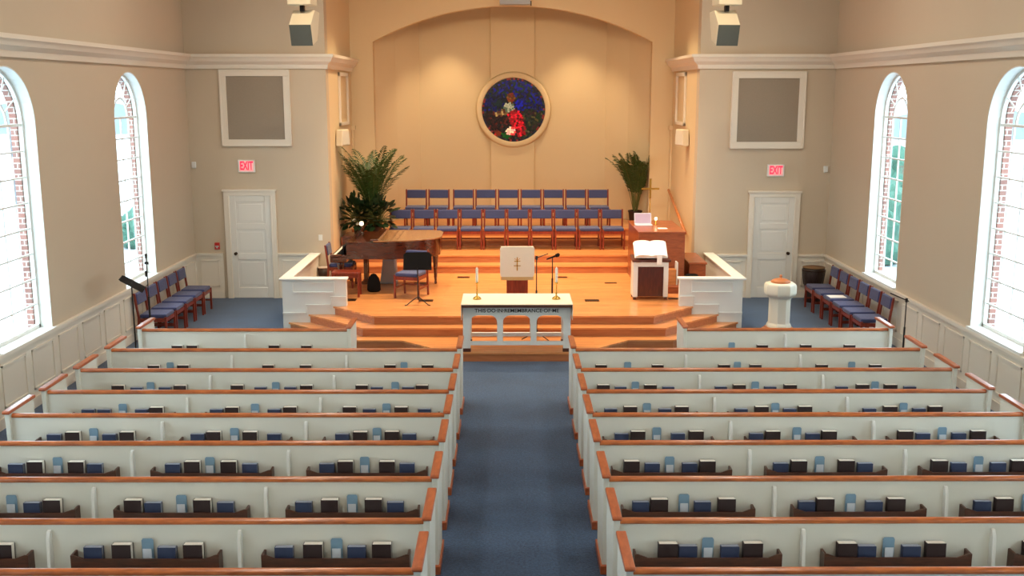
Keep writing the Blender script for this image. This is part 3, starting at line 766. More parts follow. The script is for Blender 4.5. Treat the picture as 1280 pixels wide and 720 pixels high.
# ------------------------------------------------------------------ altar table
at = thing('altar_table', 'white arched communion table with cream cloth and black lettering', 'altar table', (.03, 16.26, .15))
hw = .845; yf, yb = -.33, .32; H1 = .735
def arcade(bm, y0, y1, thick_top=.17):
    """one flat board with three arched openings, built of pieces that only meet"""
    zt = H1-thick_top+.02; zb0, zb1 = .105, .165; r = .11
    box(bm, -hw, hw, y0, y1, zt, H1)
    legs = [(-hw, -hw+.115), (-.31, -.218), (.218, .31), (hw-.115, hw)]
    sp = [(-hw+.115, -.31), (-.218, .218), (.31, hw-.115)]
    for a, b in legs: box(bm, a, b, y0, y1, 0.0 if a in (-hw, hw-.115) else zb0, zt)
    for a, b in sp:
        box(bm, a, b, y0, y1, zb0, zb1)
        for x, d in ((a, 1), (b, -1)):
            arc_ = [(x+d*r*(1-math.cos(R(t))), zt-r*(1-math.sin(R(t)))) for t in (0, 15, 30, 45, 60, 75, 90)]
            for p, q in zip(arc_, arc_[1:]): prism(bm, [(p[0], zt), (q[0], zt), q, p] if q[1] < zt-1e-6 else [(p[0], zt), (q[0], zt), p], 'y', y0, y1)
    bmesh.ops.remove_doubles(bm, verts=bm.verts, dist=1e-5)
bm = NB(); arcade(bm, yf, yf+.05); obj('front_arcade', bm, white_m, at)
bm = NB(); arcade(bm, yb-.05, yb); obj('rear_arcade', bm, white_m, at)
bm = NB()
for s in (-1, 1):
    X = tuple(sorted((s*hw, s*(hw-.04)))); box(bm, *X, yf+.05, yb-.05, H1-.15, H1); box(bm, *X, yf+.05, yb-.05, .105, .165)
obj('side_rail', bm, white_m, at)
for x in (-hw+.004, hw-.109):
    for y in (yf-.012, yb-.062): 
        bm = NB(); box(bm, x-.012, x+.117, y, y+.074, 0, .055); obj('foot', bm, dwood, at, bevel=.004)
bm = NB(); box(bm, -.86, .86, -.47, .43, H1, H1+.042); obj('tabletop', bm, dwood, at, bevel=.006)
bm = NB(); box(bm, -.868, .868, -.462, .436, H1+.0425, H1+.052)
for s in (-1, 1): box(bm, *sorted((s*.861, s*.870)), -.455, .43, H1-.20, H1+.052)
obj('table_cloth', bm, cloth_m, at, bevel=.003)
tx = text_mesh('lettering', 'THIS\u00b7DO\u00b7IN\u00b7REMEMBRANCE\u00b7OF\u00b7ME', .080, letter_m, at, (0, yf-.002, H1-.075), depth=.0015, width=1.32, bold=.012)
def candlestick(x, label):
    t = thing('candlestick', label, 'candlestick', (x, 16.22, .15+H1+.052), 0, 'candlesticks on the communion table')
    bm = NB(); lathe(bm, [(.068, 0), (.068, .012), (.055, .03), (.02, .05), (.012, .07), (.016, .10), (.010, .13), (.010, .24), (.018, .25), (.026, .265), (.026, .275), (.012, .278)], (0,0,0), 20); obj('brass_base', bm, brass_m, t, smooth=True)
    bm = NB(); lathe(bm, [(.021, .276), (.021, .49), (.016, .505), (.004, .51), (.002, .53), (0, .53)], (0,0,0), 16); obj('candle', bm, candle_m, t, smooth=True)
candlestick(-.60, 'white candle on a brass stick, left end of the communion table')
candlestick(.66, 'white candle on a brass stick, right end of the communion table')

# ------------------------------------------------------------------ pulpit
pp = thing('pulpit', 'central dark wood pulpit draped with a white cloth bearing a gold cross', 'pulpit', (.056, 18.35, PZ))
bm = NB(); box(bm, -.19, .19, -.12, .26, .04, .50); box(bm, -.24, .24, -.16, .30, 0, .05); obj('pedestal', bm, chair_w, pp, bevel=.006)
bm = NB(); prism(bm, [(-.14, .49), (.36, .49), (.36, .962), (-.14, 1.03)], 'x', -.28, .28); obj('reading_desk', bm, chair_w, pp, bevel=.006)
bm = NB(); prism(bm, rrect(-.305, .305, .50, 1.05, .05), 'y', -.172, -.150)
prism(bm, [(-.16, 1.05), (.37, .975), (.37, .967), (-.16, 1.038)], 'x', -.29, .29)
cl = obj('white_cloth', bm, cloth_m, pp, bevel=.006)
bm = NB(); box(bm, -.29, .29, -.176, -.148, .445, .505); obj('gold_fringe', bm, mat('gold_beige_fringe', (186, 158, 108), .9, nscale=80, namt=.3), cl)
bm = NB(); box(bm, -.009, .009, -.176, -.1722, .62, .86); box(bm, -.055, .055, -.176, -.1722, .78, .795); box(bm, -.06, .06, -.176, -.1722, .70, .715); 
for a, b in (((-.05, .84), (0, .80)), ((.05, .84), (0, .80))): tube(bm, [(a[0], -.174, a[1]), (b[0], -.174, b[1])], .005, 6)
obj('gold_cross', bm, brass_m, cl)

# ------------------------------------------------------------------ lectern on the right
lc = thing('lectern', 'lectern with white frame, dark wood panel and open white book', 'lectern', (2.49, 18.62, PZ))
bm = NB()
for s in (-1, 1):
    box(bm, *sorted((s*.32, s*.235)), 0, .36, .05, .61)
box(bm, -.32, .32, 0, .36, .611, .70); obj('white_frame', bm, white_m, lc, bevel=.005)
bm = NB(); box(bm, -.236, .236, .03, .33, .06, .62); obj('front_panel', bm, lect_w, lc)
for s in (-1, 1):
    for y in (.01, .31):
        bm = NB(); box(bm, *sorted((s*.31, s*.26)), y, y+.05, 0, .05); obj('foot', bm, dwood, lc)
bm = NB(); prism(bm, [(-.03, .70), (.40, .70), (.40, .78), (-.03, .74)], 'x', -.34, .36); obj('lectern_top', bm, lect_w, lc, bevel=.006)
bm = NB(); prism(bm, [(.02, .76), (.36, .77), (.36, .93), (.32, .95)], 'x', -.20, .20); obj('book_rest', bm, lect_w, lc)
bk = thing('open_book', 'large open white book resting on the right lectern, ribbon hanging', 'book', (2.49, 18.70, PZ+.80))
bm = NB()
M = Matrix.Translation((0, .04, .12)) @ Matrix.Rotation(R(38), 4, 'X')
top = [(-.29, -.005), (-.24, .022), (-.16, .034), (-.08, .030), (-.03, .018), (0, .004), (.03, .018), (.08, .030), (.16, .034), (.24, .022), (.29, -.005)]
for (xa, za), (xb, zb) in zip(top, top[1:]): prism(bm, [(xa, -.035), (xb, -.035), (xb, zb), (xa, za)], 'y', -.18, .19, M)
bmesh.ops.remove_doubles(bm, verts=bm.verts, dist=1e-5)
obj('book_pages', bm, paper_m, bk)
bm = NB(); M = Matrix.Translation((0, .04, .12)) @ Matrix.Rotation(R(38), 4, 'X'); box(bm, -.30, .30, -.185, .195, -.046, -.036, M); obj('book_cover', bm, paper_m, bk)
bm = NB(); box(bm, .10, .19, -.125, -.118, -.14, .02); obj('ribbon', bm, paper_m, bk)

# ------------------------------------------------------------------ organ console, bench and small steps
cs = thing('organ_console', 'large brown wooden organ console beside the right chancel wall', 'organ', (2.83, 20.5, PZ))
bm = NB(); box(bm, -.44, .44, -.85, .90, 0, 1.08); obj('console_body', bm, cons_w, cs, bevel=.006)
bm = NB(); box(bm, -.455, .455, -.865, .905, 1.08, 1.115); obj('console_top', bm, cons_w, cs, bevel=.006)
bm = NB(); box(bm, -.448, -.44, -.75, .8, .08, .14); box(bm, -.36, .36, -.858, -.85, .06, .12); obj('plinth_moulding', bm, cons_w, cs)
lt = thing('laptop', 'open silver laptop with dark edge on the organ console top', 'laptop', (2.60, 20.75, PZ+1.115), 0)
bm = NB(); box(bm, -.17, .17, -.24, 0, 0, .015); obj('keyboard_base', bm, mat('silver_plastic', (196, 196, 210), .4), lt, bevel=.004)
bm = NB(); M = Matrix.Translation((0, 0, .012)) @ Matrix.Rotation(R(-18), 4, 'X'); box(bm, -.17, .17, -.006, .006, 0, .22, M); obj('laptop_screen', bm, MATS['silver_plastic'], lt, bevel=.004)
bm = NB(); box(bm, -.155, .155, -.009, -.006, .015, .205, M); obj('display', bm, mat('lilac_display', (170, 150, 176), .4), lt)
ol = thing('console_lamp', 'small brass lamp with glowing bulb beside the laptop', 'lamp', (2.86, 20.75, PZ+1.115))
bm = NB(); lathe(bm, [(.04, 0), (.04, .01), (.008, .015), (.008, .09), (0, .09)], (0,0,0), 14); obj('lamp_base', bm, brass_m, ol, smooth=True)
bm = NB(); lathe(bm, [(0, .085), (.022, .09), (.028, .115), (.02, .14), (0, .145)], (0,0,0), 14); obj('lamp_bulb', bm, glow_m, ol, smooth=True)
bm = NB(); box(bm, -.09, .09, -.07, .07, 0, .008); tag(obj('paper_sheet', bm, paper_m, loc=(2.90, 20.1, PZ+1.115)), 'small white paper in front of the laptop on the organ console', 'paper')
ob = thing('organ_bench', 'closed brown wooden organ bench by the right half wall', 'bench', (3.54, 20.35, PZ))
bm = NB(); box(bm, -.16, .16, -.62, .55, 0.0, .47); obj('bench_body', bm, cons_w, ob, bevel=.005)
bm = NB(); box(bm, -.18, .18, -.65, .60, .47, .51); obj('bench_top', bm, cons_w, ob, bevel=.006)
st = thing('wooden_steps', 'small dark wooden steps between lectern and right half wall', 'steps', (3.08, 19.25, PZ))
bm = NB(); box(bm, -.20, .12, -.05, .38, 0, .13); obj('lower_step', bm, cons_w, st, bevel=.004)
st2 = NB(); box(st2, -.14, .0, .16, .36, .13, .42); obj('upper_step', st2, floor_m, st, bevel=.004)
bm = NB(); box(bm, 0.005, .03, .14, .36, .13, .56); obj('side_board', bm, white_m, st)
bm = NB(); lathe(bm, [(.09, 0), (.11, .02), (.12, .34), (.105, .35), (.1, .02), (0, .02)], (0,0,0), 16)
tag(obj('black_waste_bin', bm, blackp, loc=(3.36, 19.30, PZ), smooth=True), 'black bin on the platform behind the right half wall', 'bin')
# small planter behind left half wall
bt = thing('ice_bucket', 'small dark bucket with pale rim behind the left half wall', 'bucket', (-3.86, 20.86, PZ))
bm = NB(); lathe(bm, [(.085, 0), (.095, .02), (.115, .22), (.10, .22), (.09, .03), (0, .03)], (0,0,0), 20); obj('bucket_body', bm, pot_m, bt, smooth=True)
bm = NB(); lathe(bm, [(.112, .215), (.12, .215), (.12, .235), (.095, .235)], (0,0,0), 20); obj('bucket_rim', bm, gcloth_m, bt, smooth=True)
bt.name = 'bucket'

# ------------------------------------------------------------------ plants
def frond(bm_leaf, bm_stem, base, az, length, lift, droop, rn, lw=.017, ll=.28, nleaf=26):
    pts = []; d = Vector((math.cos(az), math.sin(az), 0)); p = Vector(base); ang = lift
    n = 14; stp = length/n
    for i in range(n+1):
        pts.append(p.copy()); p = p + (d*math.cos(ang)+Vector((0,0,1))*math.sin(ang))*stp
        ang -= droop/n*(.3+1.4*i/n)
    tube(bm_stem, pts, [.008*(1-.7*i/n) for i in range(n+1)], 5)
    side = Vector((-d.y, d.x, 0))
    for k in range(nleaf):
        t = .30+.70*k/(nleaf-1); f = t*n; i = min(int(f), n-1); q = pts[i].lerp(pts[i+1], f-i)
        tg = (pts[i+1]-pts[i]).normalized()
        L_ = ll*math.sin(PI*(.15+.80*(t-.3)/.7))**.7*rn.uniform(.85, 1.1)
        for s in (-1, 1):
            dr = (side*s*.75 + tg*.75 + Vector((0,0,rn.uniform(-.05, .25)))).normalized()
            wv = tg.cross(dr).cross(dr).normalized()*lw
            mid = q+dr*L_*.5; tip = q+dr*L_+Vector((0,0,-L_*.25))
            v = [bm_leaf.verts.new(c) for c in (q, mid+wv, tip, mid-wv)]
            bm_leaf.faces.new(v)
def clamp(bm, loc, planes):
    # leaves bend along a wall they would otherwise pass through
    for v in bm.verts:
        for p0, n_ in planes:
            d = (v.co+Vector(loc)-Vector(p0)).dot(Vector(n_).normalized())
            if d < .02: v.co += Vector(n_).normalized()*(.02-d*.02-d)
PL_R = [((2.8, 25.45, 0), (-.85, -.52, 0)), ((3.18, 24.5, 0), (-1, 0, 0)), ((0, 25.98, 0), (0, -1, 0))]
PL_L = [((-3.72, 0, 0), (1, 0, 0))]
def palm(loc, label, seed, pot, nf, h, spread, stems=3, pr_=.16, ph=.30):
    rn = random.Random(seed); t = thing('potted_palm', label, 'plant', loc)
    bm = NB(); lathe(bm, [(pr_*.75, 0), (pr_*.8, .01), (pr_, ph-.03), (pr_*1.08, ph-.03), (pr_*1.08, ph), (pr_*.95, ph), (pr_*.92, ph-.04), (0, ph-.04)], (0,0,0), 24); obj('pot', bm, pot, t, smooth=False, bevel=.003)
    bl, bs = NB(), NB()
    for k in range(stems):
        a = 2*PI*k/stems; tube(bs, [(math.cos(a)*.04, math.sin(a)*.04, ph-.05), (math.cos(a)*.07, math.sin(a)*.07, ph+h*.3)], [.018, .012], 6)
    for k in range(nf):
        az = 2*PI*k/nf+rn.uniform(-.2, .2); z0 = ph-.03+rn.uniform(0, h*.15)
        frond(bl, bs, (math.cos(az)*.05, math.sin(az)*.05, z0), az, h*rn.uniform(.85, 1.12), R(rn.uniform(70, 89)), R(spread*rn.uniform(.6, 1.15)), rn)
    [clamp(b_, loc, PL_R if loc[0] > 0 else PL_L) for b_ in (bl, bs)]
    obj('fronds', bl, leaf_m, t); obj('stems', bs, stem_m, t)
    return t
palm((2.93, 24.76, 1.08), 'tall feathery palm in a dark pot right of the choir chairs', 3, pot_m, 20, 1.34, 46, 3, .16, .30)
# wooden plant ledge at the left
bm = NB(); box(bm, -3.69, -2.80, 22.15, 23.0, .756, 1.10); pl = tag(obj('plant_platform', bm, cons_w, bevel=.006), 'red-brown wooden box carrying the plants, left end of the risers', 'platform')
palm((-3.06, 22.62, 1.10), 'tall feathery palm rising behind the leafy plants at the left', 8, pot_m, 22, 1.60, 58, 3, .15, .26)
def bush(loc, label, seed, n, rad, h, flowers, name='leafy_pot_plant'):
    rn = random.Random(seed); t = thing(name, label, 'plant', loc)
    bm = NB(); lathe(bm, [(.09, 0), (.12, .18), (.13, .18), (.13, .20), (.11, .20), (.10, .16), (0, .16)], (0,0,0), 20); obj('pot', bm, pot_m, t)
    bl, bs = NB(), NB()
    for k in range(n):
        az = rn.uniform(0, 2*PI); rr = rad*math.sqrt(rn.random()); z = .22+h*rn.uniform(.05, 1)*(1-.35*rr/rad)
        tip = Vector((math.cos(az)*rr, math.sin(az)*rr, z)); base = Vector((math.cos(az)*.03, math.sin(az)*.03, .16))
        mid = base.lerp(tip, .5)+Vector((0,0,.08)); tube(bs, [base, mid, tip], .004, 4)
        d = (tip-mid).normalized(); d.z -= .3; d.normalize(); sd = Vector((-math.sin(az), math.cos(az), rn.uniform(-.4, .4))).normalized()
        ll = rn.uniform(.13, .22); w = ll*.33
        P = [tip, tip+d*ll*.35+sd*w, tip+d*ll*.75+sd*w*.7, tip+d*ll, tip+d*ll*.75-sd*w*.7, tip+d*ll*.35-sd*w]
        v = [bl.verts.new(p) for p in P]; bl.faces.new(v)
    [clamp(b_, loc, PL_L) for b_ in (bl, bs)]
    obj('leaves', bl, leafd_m, t); obj('stems', bs, stem_m, t)
    for (fx, fy, fz) in flowers:
        bm = NB(); M = Matrix.Rotation(R(-60), 4, 'X'); lathe(bm, [(0, -.05), (.03, -.03), (.042, 0), (.025, .04), (0, .075)], (fx, fy, fz), 10, M, 1, .4); obj('flower', bm, flower_m, t, smooth=True)
    return t
bush((-3.34, 22.42, 1.10), 'dark leafy pot plant with white flower below the left palm', 5, 210, .40, .66, [(.02, -.33, .30), (-.05, -.36, .38)])
bush((-2.96, 22.46, 1.10), 'dark leafy pot plant beside the leftmost choir chairs', 6, 190, .36, .62, [])

# ------------------------------------------------------------------ brass cross on a pole
cr = thing('processional_cross', 'thin brass cross on a tall pole behind the organ console', 'cross', (3.10, 23.42, .91))
bm = NB(); tube(bm, [(0,0,.03), (0,0,1.12)], .012, 8); lathe(bm, [(.13, 0), (.13, .02), (.03, .04), (.015, .06)], (0,0,0), 20); obj('pole', bm, brass_m, cr, smooth=True)
bm = NB(); box(bm, -.022, .022, -.012, .012, .90, 1.34); box(bm, -.20, -.022, -.012, .012, 1.09, 1.132); box(bm, .022, .20, -.012, .012, 1.09, 1.132); obj('cross_head', bm, brass_m, cr, bevel=.004)

# ------------------------------------------------------------------ baptismal font
ft = thing('baptismal_font', 'white octagonal baptismal font with copper lid on blue carpet', 'baptismal font', (4.70, 18.02, 0))
r8 = PI/8
bm = NB(); lathe(bm, [(.30, 0), (.30, .035), (.25, .06), (.25, .08)], (0,0,0), 8, rot=r8); obj('font_base', bm, copper_m, ft, bevel=.004)
bm = NB(); lathe(bm, [(.225, .08), (.215, .12), (.19, .16), (.19, .56), (.20, .60), (.205, .62)], (0,0,0), 8, rot=r8); obj('font_column', bm, stone_m, ft, bevel=.004)
bm = NB(); lathe(bm, [(.20, .60), (.235, .63), (.275, .66), (.285, .70), (.285, .82), (.265, .86), (.22, .875), (0, .875)], (0,0,0), 8, rot=r8); obj('font_bowl', bm, stone_m, ft, bevel=.006)
bm = NB(); lathe(bm, [(.17, .875), (.17, .90), (.12, .93), (.03, .95), (.018, .965), (.028, .985), (.018, 1.01), (0, 1.015)], (0,0,0), 24); obj('font_lid', bm, copper_m, ft, smooth=True)
# drum
dr = thing('hand_drum', 'round dark hand drum with tan skin in the right corner', 'drum', (6.05, 20.62, 0))
bm = NB(); lathe(bm, [(.16, 0), (.17, .02), (.15, .20), (.20, .42), (.225, .55), (.215, .68), (.20, .69)], (0,0,0), 28); obj('drum_shell', bm, drum_m, dr, smooth=True)
bm = NB(); lathe(bm, [(.0, .688), (.21, .69), (.222, .70), (.215, .712), (0, .718)], (0,0,0), 28); obj('drum_skin', bm, drumtop_m, dr, smooth=True)
bm = NB()
lathe(bm, [(.222, .64), (.235, .64), (.235, .66), (.222, .66)], (0,0,0), 28)
for i in range(12):
    a = 2*PI*i/12; tube(bm, [(math.cos(a)*.232, math.sin(a)*.232, .65), (math.cos(a)*.195, math.sin(a)*.195, .36)], .006, 5)
obj('tension_ropes', bm, knob_m, dr)

# ------------------------------------------------------------------ wall items
def framed_panel(x0, x1, z0, z1, label):
    t = thing('acoustic_panel', label, 'wall panel', ((x0+x1)/2, YB, z0)); w = (x1-x0)/2; h = z1-z0
    bm = NB(); f = .135
    for q in ((-w, w, 0, f), (-w, w, h-f, h), (-w, -w+f, f, h-f), (w-f, w, f, h-f)): box(bm, q[0], q[1], -.05, 0, q[2], q[3])
    for q in ((-w, w, 0, .03), (-w, w, h-.03, h), (-w, -w+.03, 0, h), (w-.03, w, 0, h)): box(bm, q[0]-.0, q[1]+.0, -.065, -.04, q[2], q[3])
    obj('frame', bm, trim_m, t, bevel=.006)
    bm = NB(); box(bm, -w+f-.005, w-f+.005, -.025, -.001, f-.005, h-f+.005); obj('grille_cloth', bm, grille_m, t)
framed_panel(-5.83, -4.43, 3.10, 4.61, 'white framed grey speaker grille high on the left back wall')
framed_panel(4.34, 5.82, 3.05, 4.57, 'white framed grey speaker grille high on the right back wall')
def exit_sign(x0, x1, z0, z1, label):
    t = thing('exit_sign', label, 'exit sign', ((x0+x1)/2, YB-.0, (z0+z1)/2)); w = (x1-x0)/2; h = (z1-z0)/2
    bm = NB(); box(bm, -w-.03, w+.03, -.05, 0, -h-.02, h+.02); obj('sign_housing', bm, white_m, t, bevel=.006)
    bm = NB(); box(bm, -w, w, -.054, -.0505, -h, h); obj('lit_face', bm, exit_face, t)
    text_mesh('exit_lettering', 'EXIT', h*2.25, exit_red, t, (0, -.056, 0), depth=.002, width=w*1.85, bold=.03)
exit_sign(-5.50, -5.22, 2.60, 2.81, 'lit red EXIT sign above the left white door')
exit_sign(5.15, 5.43, 2.515, 2.715, 'lit red EXIT sign above the right white door')
def detector(x, y, z, label):
    bm = NB(); box(bm, -.04, .04, -.05, 0, -.07, .05); prism(bm, [(-.05, -.05), (0, -.09), (0, -.05)], 'x', -.035, .035)
    tag(obj('motion_sensor', bm, white_m, loc=(x, y, z), bevel=.008), label, 'motion sensor')
detector(-6.42, YB-.001, 2.74, 'small white motion sensor in the left back corner')
detector(6.30, YB-.001, 2.65, 'small white motion sensor in the right back corner')
sw = thing('light_switch', 'small white light switch on the wall left of the chancel', 'switch', (-3.93, YB, 1.25))
bm = NB(); box(bm, -.04, .04, -.008, 0, -.06, .06); obj('switch_plate', bm, white_m, sw, bevel=.003)
bm = NB(); box(bm, -.012, .012, -.016, -.008, -.02, .02); obj('toggle', bm, white_m, sw)
fa = thing('fire_alarm_pull', 'red fire alarm pull station beside the left white door', 'fire alarm', (-6.04, YB, 1.08))
bm = NB(); box(bm, -.05, .05, -.04, 0, -.07, .07); obj('alarm_box', bm, redt_m, fa, bevel=.006)
bm = NB(); box(bm, -.035, .035, -.05, -.04, -.012, .008); box(bm, -.012, .012, -.05, -.04, -.04, .008); obj('pull_handle', bm, white_m, fa)
def wall_speaker(x, s, y, z, label):
    t = thing('wall_speaker', label, 'speaker', (x, y, z)); M = Matrix.Rotation(R(s*12), 4, 'Z')
    bm = NB(); prism(bm, [(-.24, -.17), (.24, -.17), (.20, .17), (-.20, .17)], 'x', *sorted((-s*.06, -s*.20)), M); obj('speaker_box', bm, spk_m, t, bevel=.02)
    bm = NB(); X = tuple(sorted((-s*.20, -s*.206))); prism(bm, [(-.21, -.14), (.21, -.14), (.17, .14), (-.17, .14)], 'x', *X, M); obj('speaker_grille', bm, cloth_m, t)
    bm = NB(); box(bm, *sorted((0, -s*.12)), -.04, .04, -.05, .05); obj('wall_bracket', bm, knob_m, t)
wall_speaker(-3.72, -1, 22.2, 3.22, 'cream loudspeaker on the left chancel side wall')
wall_speaker(3.70, 1, 22.2, 3.22, 'cream loudspeaker on the right chancel side wall')
# tall narrow moulded frame over each speaker and the slim conduit at the corner
for x, s, nm, nm2 in ((-3.72, 1, 'trim_10', 'trim_12'), (3.70, -1, 'trim_11', 'trim_13')):
    bm = NB(); X = lambda a, b: tuple(sorted((x+s*a, x+s*b)))
    for y0, y1, z0, z1 in ((22.55, 23.75, 4.50, 4.58), (22.55, 22.63, 3.45, 4.58), (23.67, 23.75, 3.45, 4.58), (22.55, 23.75, 3.45, 3.52)): box(bm, *X(0, .045), y0, y1, z0, z1)
    struct(nm, bm, trim_m, bevel=.006)
    bm = NB(); box(bm, *X(0, .05), 24.28, 24.39, 1.08, 3.30); box(bm, *X(0, .09), 24.22, 24.39, 3.30, 3.40); struct(nm2, bm, lamplit_wall_m, bevel=.004)
# handrail
hr = thing('handrail', 'sloping wooden handrail on the right chancel side wall', 'handrail', (3.70, 0, 0))
bm = NB(); tube(bm, [(-.07, 21.75, 1.24), (-.07, 24.2, 1.92)], .030, 10); obj('rail', bm, hand_w, hr, smooth=True)
for y, z in ((22.0, 1.31), (23.9, 1.84)):
    bm = NB(); tube(bm, [(0, y, z-.07), (-.05, y, z-.06), (-.07, y, z-.02)], .008, 6); obj('rail_bracket', bm, brass_m, hr)

# ------------------------------------------------------------------ round window
rw_ = tag(empty('window_11', (.03, 25.9, 3.73)), kind='structure')
M = Matrix.Rotation(PI/2, 4, 'X')
bm = NB(); n = 64
prof = [(.775, .0), (.775, .05), (.80, .075), (.83, .06), (.86, .075), (.90, .05), (.92, .0)]
rings = []
for r_, d in prof: rings.append([bm.verts.new((math.cos(2*PI*i/n)*r_, -d, math.sin(2*PI*i/n)*r_)) for i in range(n)])
for a, b in zip(rings, rings[1:]+rings[:1]):
    for i in range(n): bm.faces.new([a[i], a[(i+1)%n], b[(i+1)%n], b[i]])
obj('window_frame', bm, lamplit_wall_m, rw_, smooth=True)
# mosaic of coloured glass pieces: generic design in the same colours
rn = random.Random(12)
def glass_col(x, z):
    u, v = x/.775, z/.775
    d = math.hypot(u, v)
    def near(a, b, ra, rb, rot=0):
        c, s_ = math.cos(rot), math.sin(rot); p, q = (u-a)*c+(v-b)*s_, -(u-a)*s_+(v-b)*c
        return (p/ra)**2+(q/rb)**2
    if near(-.09, .36, .15, .15) < 1: return rn.choice([(168, 128, 40), (140, 100, 30), (110, 60, 30)])
    if near(-.14, .07, .17, .14) < 1: return rn.choice([(190, 190, 170), (140, 150, 130), (200, 196, 176)])
    if near(-.36, -.09, .26, .10, .2) < 1: return rn.choice([(200, 180, 140), (160, 140, 104), (90, 60, 40)])
    if near(-.08, -.66, .15, .14) < 1: return rn.choice([(240, 200, 190), (225, 120, 120), (240, 220, 200)])
    if near(.10, -.38, .22, .50, .38) < 1: return rn.choice([(206, 24, 74), (184, 14, 58), (226, 52, 96), (146, 10, 42)])
    if near(-.22, -.80, .16, .10) < 1: return rn.choice([(20, 130, 50), (30, 90, 40)])
    if near(-.50, -.76, .12, .08) < 1: return rn.choice([(200, 60, 40), (160, 90, 40)])
    if d > .90: return rn.choice([(70, 50, 60), (110, 56, 50), (40, 44, 70), (60, 70, 66), (34, 26, 40)])
    if v > -.05:
        if near(.20, .20, .14, .16) < 1: return rn.choice([(36, 56, 190), (24, 36, 150)])
        if near(-.55, .25, .32, .30) < 1: return rn.choice([(24, 34, 130), (20, 26, 84), (30, 60, 60), (16, 18, 50)])
        return rn.choice([(24, 24, 84), (30, 30, 130), (22, 22, 54), (30, 66, 54), (40, 44, 150), (40, 22, 40), (20, 34, 110)])
    if u > .25: return rn.choice([(34, 66, 40), (60, 62, 44), (74, 38, 48), (30, 44, 36), (86, 80, 56)])
    return rn.choice([(74, 32, 34), (44, 22, 30), (60, 44, 38), (90, 44, 34), (40, 30, 36)])
bm = NB(); cl_ = bm.loops.layers.color.new('glass_colour')
Rg = .775; cells = []
nr = 15
for i in range(nr):
    r0, r1 = Rg*i/nr, Rg*(i+1)/nr; m_ = max(6, int(2*PI*(r0+r1)/2/.052)); ph_ = rn.random()
    for j in range(m_):
        a0, a1 = 2*PI*(j+ph_)/m_, 2*PI*(j+1+ph_)/m_; g = .0018
        am, rm = (a0+a1)/2, (r0+r1)/2
        ja, jb = rn.uniform(-.12, .12)*(a1-a0), rn.uniform(-.12, .12)*(a1-a0)
        P = [(r0+g, a0+g/rm+ja), (r1-g, a0+g/rm-ja), (r1-g, am), (r1-g, a1-g/rm-jb), (r0+g, a1-g/rm+jb)]
        if i == 0: P = [(0.0, am), (r1-g, a0+.05), (r1-g, a1-.05)]
        vs = [bm.verts.new((math.cos(a)*r, -.012, math.sin(a)*r)) for r, a in P]
        f = bm.faces.new(vs); c = glass_col(math.cos(am)*rm, math.sin(am)*rm); c = tuple(min(255, q*1.5) for q in c) if max(c) < 130 else c; lc_ = srgb(*c)
        for lo in f.loops: lo[cl_] = lc_
me = bpy.data.meshes.new('stained_glass'); bm.to_mesh(me); bm.free(); me.materials.append(stained_m)
go = bpy.data.objects.new('stained_glass', me); COL.objects.link(go); go.parent = rw_
for p in me.polygons: 
    if p.normal.y > 0: p.flip()
bm = NB(); lathe(bm, [(0, 0), (.78, 0), (.78, .008), (0, .008)], (0,0,0), 64, Matrix.Rotation(PI/2, 4, 'X')); obj('lead_lines', bm, blackp, rw_)

# ------------------------------------------------------------------ hanging loudspeakers
def hang_speaker(x, s, label):
    t = thing('hanging_loudspeaker', label, 'speaker', (x, 16.0, 4.86))
    Mz = Matrix.Rotation(R(s*8), 4, 'Z')
    bm = NB(); prism(bm, [(-.02, .0), (.20, .08), (.34, .50), (.10, .52), (-.10, .30)], 'x', -.17, .17, Mz); obj('lower_cabinet', bm, spk_m, t, bevel=.01)
    bm = NB(); M2 = Mz @ Matrix.Translation((0, 0, 0)); prism(bm, [(-.032, -.005), (-.020, -.005), (-.10, .295), (-.112, .295)], 'x', -.165, .165, Mz); obj('speaker_grille', bm, spkg_m, t)
    bm = NB(); box(bm, -.18, .18, -.12, .20, .585, .95, Mz); obj('upper_cabinet', bm, spk_m, t, bevel=.012)
    bm = NB(); tube(bm, [(0, .06, .5), (0, .06, ZC-4.86)], .015, 8); box(bm, -.03, .03, .02, .12, .50, .60); obj('suspension_rod', bm, black_m, t)
hang_speaker(-3.18, -1, 'cream hanging loudspeaker with grey grille at the upper left')
hang_speaker(3.17, 1, 'cream hanging loudspeaker with grey grille at the upper right')
pj = thing('projector_housing', 'pale grey housing hanging before the crown of the arch', 'projector', (.05, 23.9, 6.07))
bm = NB(); box(bm, -.34, .34, -.16, .16, 0, .22); obj('housing', bm, grey_m, pj, bevel=.01)
bm = NB(); tube(bm, [(0, 0, .22), (0, 0, CZ-6.07)], .02, 8); obj('mounting_pole', bm, grey_m, pj)
bm = NB(); box(bm, .345, .37, -.03, .03, -.02, .08); obj('side_bracket', bm, black_m, pj)

# ------------------------------------------------------------------ nave ceiling lamps (out of frame above)
k = 0
WARM = (1, .80, .56)
for y in (1.5, 6.5, 11.5, 16.5):
    for x in (-3.4, 3.4):
        k += 1
        sd = 'left' if x < 0 else 'right'
        t = thing('ceiling_light', 'round white ceiling lamp, %s from the rear on the %s side' % (ORD[(k-1)//2], sd), 'ceiling lamp', (x, y, ZC), 0, 'round ceiling lamps of the nave')
        bm = NB(); lathe(bm, [(.34, 0), (.36, -.04), (.34, -.06), (.32, -.06), (.32, 0)], (0,0,0), 24); obj('lamp_rim', bm, white_m, t)
        bm = NB(); lathe(bm, [(.32, -.03), (.32, -.045), (0, -.05)], (0,0,0), 24); obj('lamp_diffuser', bm, lamp_glow, t)
        lamp('AREA', (x, y, ZC-.09), NAVE_W, (1, .89, .75), .6, aim=(x, y, 0))
